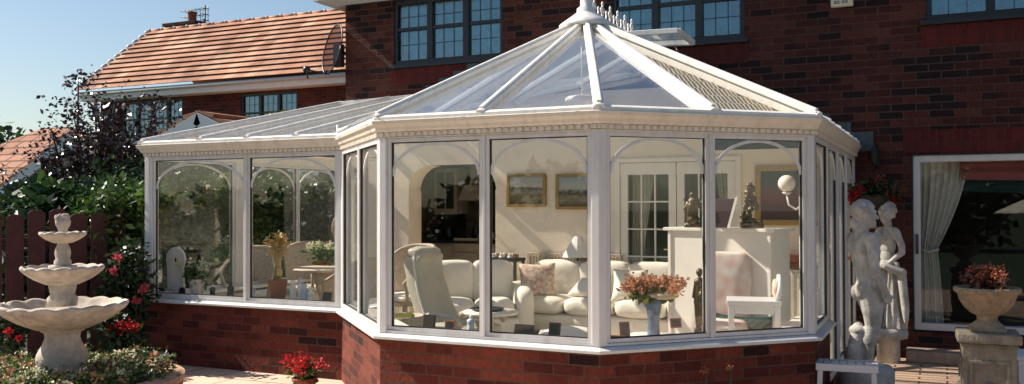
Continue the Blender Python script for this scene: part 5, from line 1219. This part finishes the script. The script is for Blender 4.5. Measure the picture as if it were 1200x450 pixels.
def frame(label,u,v0,v1,w_,m,Y=.19,A_=None,rz=0,lean=.2):
    q=at(u,v0,Y=Y) if A_ is None else A_; h=(v0-v1)*(q-CAM).length/FOC
    t=thing('picture_frame',label,'picture frame',tuple((q.x,q.y,.656))); Mx=Matrix.Translation((q.x,q.y,.657))@Matrix.Rotation(rz,4,'Z')@Matrix.Rotation(-lean,4,'X')
    MB().box(-w_/2,w_/2,0,.012,0,h,Mx).build('frame',M[m],t,bevel=.003); MB().box(-w_/2+.012,w_/2-.012,-.002,-.0002,.012,h-.012,Mx).build('backing',M['black'] if m!='black' else M['dkwood'],t)
    MB().beam(Mx@Vector((0,.012,h*.6)),Mx@Vector((0,h*.45,.005)),.02,.004).build('strut',M[m],t)
frame('dark standing photo frame in front of the recliner seat',502,384,367,.10,'black')
frame('low black photo frame centred before the sofa on the bay sill',613,391,378,.15,'black',lean=.35)
frame('dark maroon standing frame left of the cream footstool',649,392,375,.085,'redwood')
frame('leaning red brown frame just right of the broad bay post',733,396,379,.075,'redwood',Y=.42,rz=R(40))
frame('small brown double frame right of the blue vase',793,394,383,.09,'redwood',Y=1.0,rz=R(45))
frame('dark square frame at the right end of the lean-to sill',382,354,342,.10,'black',Y=1.37)
frame('pinkish card frame between recliner and blue bird figure',526,386,374,.08,'terracotta')
q=at(552,388,Y=.2); figurine('pale blue china bird at the mullion of the bay',(q.x,q.y,.656),.12,'bluewhite',1)
# footstool and side tables
q=at(668,385,Y=.95); t=thing('footstool','round cream topped footstool with green side in front of the sofa','footstool',(q.x,q.y,FL)); 
MB().lathe([(.20,0),(.22,.05),(.22,q.z-FL-.10)],24,(q.x,q.y,FL)).build('side',M['green_fabric'],t); MB().lathe([(.23,q.z-FL-.099),(.25,q.z-FL-.06),(.23,q.z-FL-.02),(.12,q.z-FL+.005),(.01,q.z-FL+.01)],24,(q.x,q.y,FL)).build('top',M['sofa'],t)
q=at(575,364,Y=1.7); t=thing('side_table','small round white side table with a dark tray behind the bay mullion','table',(q.x,q.y,FL)); 
h=q.z-FL; MB().lathe([(.24,h-.03),(.25,h-.015),(.24,h),(.01,h)],28,(q.x,q.y,FL)).build('tabletop',M['whitewood'],t); MB().lathe([(.16,0),(.15,.02),(.03,.05),(.025,h-.03)],16,(q.x,q.y,FL)).build('leg',M['whitewood'],t)
tag(MB().lathe([(.13,0),(.15,.02),(.14,.022),(.12,.008),(.01,.008)],20,(q.x-.03,q.y,q.z+.001)).build('tray',M['black']),'round black tray lying on the small white side table','tray')
q=at(470,372,Y=1.3); t=thing('cane_basket','low cane basket table with yellow fruit behind the left bay pane','basket',(q.x,q.y,FL)); MB().lathe([(.17,0),(.20,.3),(.22,q.z-FL+.02),(.20,q.z-FL+.02),(.18,.3)],20,(q.x,q.y,FL)).build('basket',M['cane'],t)
MB().ball((q.x,q.y,q.z),(.08,.08,.04),10,8).ball((q.x+.07,q.y+.02,q.z+.01),(.05,.05,.04),10,8).build('fruit',mat('yellow_fruit',(.55,.50,.08),.5),t)
# radiator / cane headboard, lamp, black shelf
q0=at(617,296,Y=HY-.12); q1=at(693,310,Y=HY-.12)
t=thing('radiator','long cream ribbed radiator on the wall behind the sofa','radiator',(q0.x,HY-.1,.5)); rb=MB(); rb.box(q0.x,q1.x+.35,HY-.11,HY-.05,.45,q0.z)
k=q0.x+.03
while k<q1.x+.32: rb.box(k,k+.018,HY-.125,HY-.109,.48,q0.z-.03); k+=.04
rb.build('panel',M['cane'],t,bevel=.004)
q=at(677,298,Y=4.25); t=thing('table_lamp','white cone shaded lamp standing at the wall behind the sofa','lamp',(q.x,q.y,FL)); 
MB().lathe([(.14,0),(.14,.02),(.02,.04),(.015,q.z-FL-.02)],18,(q.x,q.y,FL)).build('stand',M['dkwood'],t)
MB().lathe([(.185,-.03),(.11,.10),(.035,.205),(.03,.205),(.10,.10),(.178,-.03)],10,(q.x,q.y,q.z),smooth=False,cap=False).build('lamp_shade',M['shade'],t)
q=at(590,302,Y=4.2); t=thing('console_table','narrow black console table set with small china at the kitchen arch','table',(q.x,q.y,FL)); h=q.z-FL
MB().box(q.x-.16,q.x+.22,q.y-.12,q.y+.15,h+FL-.04,h+FL).build('tabletop',M['black'],t,bevel=.004)
for a in (-.14,.18):
    for b in (-.1,.13): MB().box(q.x+a,q.x+a+.03,q.y+b-.015,q.y+b+.015,FL,h+FL-.041).build('leg',M['black'],t)
for i in range(6): figurine(['leftmost','second','third','fourth','fifth','rightmost'][i]+' of six tiny gilt china pieces in a row on the black console',(q.x-.12+i*.055,q.y-.02+.02*(i%2),q.z+.001),.05,'gold' if i%2 else 'opal',0)
# paintings
def painting(label,x0,x1,z0,z1,y,kind,fw=.035):
    t=thing('painting',label,'painting',((x0+x1)/2,y,z0)); f=MB()
    f.box(x0,x1,y-.035,y-.003,z0,z0+fw).box(x0,x1,y-.035,y-.003,z1-fw,z1).box(x0,x0+fw,y-.035,y-.003,z0+fw,z1-fw).box(x1-fw,x1,y-.035,y-.003,z0+fw,z1-fw); f.build('frame',M['gold'],t,bevel=.006)
    MB().box(x0+fw,x1-fw,y-.018,y-.004,z0+fw,z1-fw).build('canvas',painting_mat('oil_painting_'+kind,kind),t)
    MB().box(x0+fw*.75,x1-fw*.75,y-.02,y-.0182,z0+fw*.75,z0+fw).box(x0+fw*.75,x1-fw*.75,y-.02,y-.0182,z1-fw,z1-fw*.75).build('slip',M['black'],t)
painting('gilt framed landscape painting of trees over water, the left one above the sofa',-2.79,-2.28,1.53,1.93,HY-.022,'land')
painting('gilt framed coastal landscape painting, the right one above the sofa',-2.15,-1.60,1.50,1.92,HY-.022,'sea')
painting('large gilt framed dark portrait painting at the right end of the back wall',.17,.86,1.33,1.97,HY-.022,'dark',.06)
# globe wall lamp
q=at(922,215,Y=4.25); t=thing('wall_lamp','white globe lamp on a curved arm in front of the dark painting','lamp',(q.x,HY,q.z)); MB().ball(q,(.09,.09,.088),20,14).lathe([(.03,-.115),(.05,-.09)],14,q).build('lamp_shade',M['opal'],t)
MB().tube([(q.x,q.y,q.z-.11),(q.x+.02,q.y,q.z-.22),(q.x+.09,q.y,q.z-.27),(q.x+.16,q.y,q.z-.22),(q.x+.17,q.y+.1,q.z-.12),(q.x+.17,HY-.03,q.z-.1)],.012,8).build('arm',M['opal'],t)
# white cabinet
t=thing('cabinet','tall plain white cabinet with bronze ornaments on top standing behind the blue vase','cabinet',(.33,2.4,FL))
cx0,cx1,cy0,cy1,cz=-.19,.83,2.2,2.55,1.355
MB().box(cx0+.02,cx1-.02,cy0+.02,cy1,FL,cz-.03).build('carcass',M['whitewood'],t,bevel=.004); MB().box(cx0-.02,cx1+.02,cy0-.01,cy1+.02,cz-.0295,cz).build('top',M['whitewood'],t,bevel=.005)
MB().box(cx0+.02,cx1-.02,cy0+.005,cy0+.0195,FL,FL+.08).box(cx0+.02,cx0+.05,cy0+.005,cy0+.0195,FL+.08,cz-.03).box(cx1-.05,cx1-.02,cy0+.005,cy0+.0195,FL+.08,cz-.03).build('edge_moulding',M['whitewood'],t,bevel=.003)
t.rotation_euler=(0,0,-.30)
def rocky(name,label,cat,c,pts,m,vox=.006):
    t=thing(name,label,cat,(0,0,0)); sculpt('body',pts,M[m],t,voxel=vox,smooth=1); t.location=c; return t
q=at(812,267,Y=2.33)
P_=[('c',(-.05,0,.015),(.05,0,.015),.03,.03),('e',(0,0,.07),(.06,.05,.045)),('c',(-.02,0,.1),(.0,0,.19),.04,.05),('e',(.01,0,.22),(.055,.045,.05)),('e',(.0,0,.28),(.03,.03,.032)),('c',(-.03,.0,.22),(-.07,-.01,.16),.02,.014),('c',(.04,0,.23),(.07,-.02,.17),.02,.014),('c',(-.05,0,.2),(-.075,0,.25),.014,.01)]
rocky('bronze_ornament','bronze group of figures on the left part of the white cabinet top','ornament',(q.x,q.y,cz),P_,'bronze')
q=at(880,267,Y=2.33); P_=[('c',(-.06,0,.02),(.08,0,.02),.035,.03)]; rs=random.Random(8)
for i in range(40): z=.03+.34*(i/40); w_=.085*(1-z/.42)+.01; P_.append(('e',(rs.uniform(-w_,w_),rs.uniform(-.03,.03),z),(.022,.02,.024)))
P_.append(('c',(0,0,.3),(.008,0,.39),.016,.008))
rocky('bronze_ornament','spiky bronze tree shaped ornament on the right part of the white cabinet top','ornament',(q.x,q.y,cz),P_,'bronze')
q=at(836,266,Y=2.3); t=thing('music_folder','dark maroon folder leaning in a stand on top of the white cabinet','folder',(q.x,q.y,cz)); Mx=Matrix.Translation((q.x,q.y,cz+.002))@Matrix.Rotation(-.22,4,'X')@Matrix(((1,0,.22,0),(0,1,0,0),(0,0,1,0),(0,0,0,1)))
MB().box(-.125,.115,0,.02,0,.255,Mx).build('cover',mat('maroon_leather',(.06,.02,.03),.5),t,bevel=.004); MB().box(.116,.14,.0,.022,.0,.27,Mx).build('page_edge',M['shade'],t)
q=at(820,392,Y=1.75); P_=[('c',(0,0,0),(0,0,.03),.05,.045),('c',(0,0,.03),(0,0,.26),.03,.045),('c',(0,0,.26),(.0,0,.40),.048,.03),('e',(.0,0,.42),(.045,.035,.04)),('e',(0,0,.50),(.028,.028,.034)),('c',(-.03,0,.42),(-.05,0,.30),.014,.012),('c',(.03,0,.42),(.02,-.04,.32),.014,.012)]
rocky('bronze_statuette','tall slim bronze figure standing in front of the white cabinet by the mullion','statuette',(q.x,q.y,q.z),P_,'bronze')
st3=thing('side_table','small dark pillar table carrying the tall bronze figure','table',(q.x,q.y,FL)); MB().lathe([(.12,0),(.12,.02),(.04,.05),(.04,q.z-FL-.05),(.10,q.z-FL-.02),(.10,q.z-FL-.001)],18,(q.x,q.y,FL)).build('pillar',M['dkwood'],st3)
# blue vase with bouquet on a small table
q=at(766,393,Y=1.35); t=thing('flower_vase','blue grey vase with a wide bouquet of orange and yellow flowers before the cabinet','vase',(q.x,q.y,q.z)); vz=.30
MB().lathe([(.045,0),(.05,.01),(.045,.08),(.05,.16),(.065,.24),(.085,vz),(.075,vz),(.04,.1)],20,q).build('vase',M['blueglass'],t)
leaf_mesh('foliage',blob_pts([(q.x-.03,q.y,q.z+vz+.03,.19,.15,.075)],420,.2),.04,M['leaf_olive'],t)
cs=[(q.x+random.uniform(-.21,.23),q.y+random.uniform(-.13,.13),q.z+vz+.06+random.uniform(0,.08)) for _ in range(46)]; leaf_mesh('blooms',cluster_pts(cs,1900,.018),.022,M['bouquet_petal'],t,elong=1.2)
MB().ball((q.x+.09,q.y-.06,q.z+vz+.02),(.13,.08,.035),14,8).build('dried_fan',M['cane'],t)
t=thing('side_table','small round white table carrying the blue vase','table',(q.x,q.y,FL)); MB().lathe([(.15,0),(.14,.02),(.03,.05),(.03,q.z-FL-.03),(.22,q.z-FL-.025),(.22,q.z-FL-.001),(.01,q.z-FL-.001)],24,(q.x,q.y,FL)).build('top_and_stem',M['whitewood'],t)
# floral and white chairs, standing in for garden furniture mirrored in the right pane
q=at(852,350,Y=1.98); t=thing('armchair','pink floral armchair standing in for garden furniture mirrored in the right bay pane','chair',(q.x,q.y,FL))
soft((q.x-.22,q.x+.17,2.06,2.17,.50,1.16),'back_cushion',floral2,t,.05); soft((q.x-.22,q.x+.17,1.72,2.06,.50,.62),'seat_cushion',floral2,t,.05)
for a in (-.2,.14):
    for b in (1.75,2.1): MB().box(q.x+a,q.x+a+.035,b,b+.035,FL,.50).build('leg',M['whitewood'],t)
q=at(880,350,Y=1.55); t=thing('mirrored_chair','white low chair with open legs standing in for garden furniture mirrored in the right bay pane','chair',(0,0,0))
h=q.z-FL; MB().box(-.20,.20,-.17,.17,h-.035,h).box(-.18,.18,-.15,-.12,h-.10,h-.0355).box(-.18,.18,.12,.15,h-.10,h-.0355).build('seat',M['plastic'],t,bevel=.005)
for a in (-.19,.145):
    for b in (-.16,.115): MB().box(a,a+.045,b,b+.045,0,h-.036).build('leg',M['plastic'],t,bevel=.004)
bk=MB(); bk.tube([(.17,-.14,h),(.19,-.15,h+.10),(.19,-.06,h+.17),(.19,.06,h+.17),(.19,.15,h+.10),(.17,.14,h)],.02,8); soft((.14,.20,-.13,.13,h+.01,h+.15),'back_pad',floral,t,.03); bk.build('back_rail',M['plastic'],t)
place(t,(q.x+.02,q.y,FL),R(12))
q=at(880,380,Y=1.95); cushion('dark green cushion on the floor under the white chair',(q.x-.05,q.y,FL+.30),0,M['green_fabric'],.25,.5)
q0=at(917,300,Y=HY-.1); t=thing('wall_shelf','small red brown shelf above the cream radiator at the right end of the wall','shelf',(q0.x+.2,HY,q0.z)); MB().box(q0.x,q0.x+.6,HY-.16,HY-.022,q0.z-.06,q0.z+.02).box(q0.x+.02,q0.x+.56,HY-.13,HY-.024,q0.z-.12,q0.z-.0605).build('shelf_board',M['redwood'],t,bevel=.008)
t=thing('radiator','cream ribbed radiator below the small shelf at the right end of the wall','radiator',(q0.x+.2,HY,.3)); rb=MB().box(q0.x,q0.x+.6,HY-.09,HY-.04,.22,q0.z-.14); k=q0.x+.03
while k<q0.x+.57: rb.box(k,k+.03,HY-.11,HY-.0895,.25,q0.z-.17); k+=.06
rb.build('panel',M['pvc_cream'],t,bevel=.005)
# kitchen beyond the arch
kt=thing('kitchen_units','muted wood kitchen units with drawers and a dark worktop beyond the arch','kitchen units',(-4,6.5,FL))
Yk=6.1; MB().box(-4.85,-2.0,Yk,Yk+.6,FL+.1,1.0).build('base_carcass',M['kitchen'],kt)
MB().box(-4.85,-2.0,Yk-.03,Yk+.6,1.001,1.04).build('worktop',M['worktop'],kt)
x=-4.83
while x<-2.1:
    if int(round((x+4.83)/.42))%2==0: MB().box(x,x+.39,Yk-.02,Yk-.001,FL+.14,.97).build('cupboard_door',M['kitchen'],kt,bevel=.008)
    else:
        for k in range(4): MB().box(x,x+.39,Yk-.02,Yk-.001,FL+.14+k*.21,FL+.14+k*.21+.19).build('drawer',M['kitchen'],kt,bevel=.006)
    x+=.42
for (a,b) in ((-4.88,-4.5),(-3.85,-3.45),(-3.0,-2.2)):
    wc=MB().box(a,b,Yk+.25,Yk+.6,1.42,2.1).build('wall_cupboard',M['kitchen'],kt,bevel=.005); MB().box(a+.05,(a+b)/2-.015,Yk+.24,Yk+.2495,1.5,2.04).box((a+b)/2+.015,b-.05,Yk+.24,Yk+.2495,1.5,2.04).build('glazed_panel',M['black'],wc)
xz=MB(); xz_prism(xz,[(-4.46,1.62),(-3.9,1.62),(-4.0,1.85),(-4.36,1.85)],Yk+.2,Yk+.6); xz.box(-4.3,-4.06,Yk+.3,Yk+.6,1.851,2.3); xz.build('cooker_hood',M['hood'],kt,bevel=.005)
for i,(x,h,m) in enumerate(((-4.6,.2,'black'),(-4.15,.22,'black'),(-4.05,.12,'whitewood'),(-3.9,.12,'whitewood'),(-3.5,.25,'black'))):
    tag(MB().lathe([(.06,0),(.075,h*.4),(.05,h*.8),(.055,h*.85),(.01,h)],14,(x,Yk+.2,1.041)).build('kitchen_jar',M[m]),['black jar at the left end of the dim kitchen worktop','black kettle shaped jar on the worktop under the hood','left of two small white jars on the kitchen worktop','right of two small white jars on the kitchen worktop','tall black jar on the right of the kitchen worktop'][i],'jar')
# curtain behind the french doors
for (xa,xb,lb) in ((-1.30,-1.0,'pale curtain gathered behind the left french door leaf'),(-.33,-.08,'pale curtain gathered behind the right french door leaf')):
    t=thing('curtain',lb,'curtain',((xa+xb)/2,HY+.3,FL)); cm=MB(); N=40; vs_=[]; rows=14
    for r_ in range(rows+1):
        f=r_/rows; z=2.03-1.7*f; xr=xb-(xb-xa)*.6*min(1,f*1.4) if xa<-.8 else xb; xl=xa if xa<-.8 else xa+(xb-xa)*.6*min(1,f*1.4)
        for i in range(N+1): g=i/N; vs_.append((xl+(xr-xl)*g,HY+.22+.02*math.sin(g*34+z),z))
    cm.add(vs_,[(r_*(N+1)+i,r_*(N+1)+i+1,(r_+1)*(N+1)+i+1,(r_+1)*(N+1)+i) for r_ in range(rows) for i in range(N)],True); cm.build('drape',M['curtain'],t)
# pendant lamp under the apex
q=at(682,119,Y=2.016); t=thing('pendant_lamp','white glass dish lamp hanging from a thin rod under the roof apex','lamp',(q.x,q.y,q.z)); MB().tube([(q.x,q.y,3.08),(q.x,q.y,q.z+.05)],.008,6).build('rod',M['whitewood'],t)
MB().lathe([(.01,-.05),(.10,-.035),(.15,0),(.155,.02),(.13,.045),(.03,.06)],24,q).build('lamp_shade',M['opal'],t)
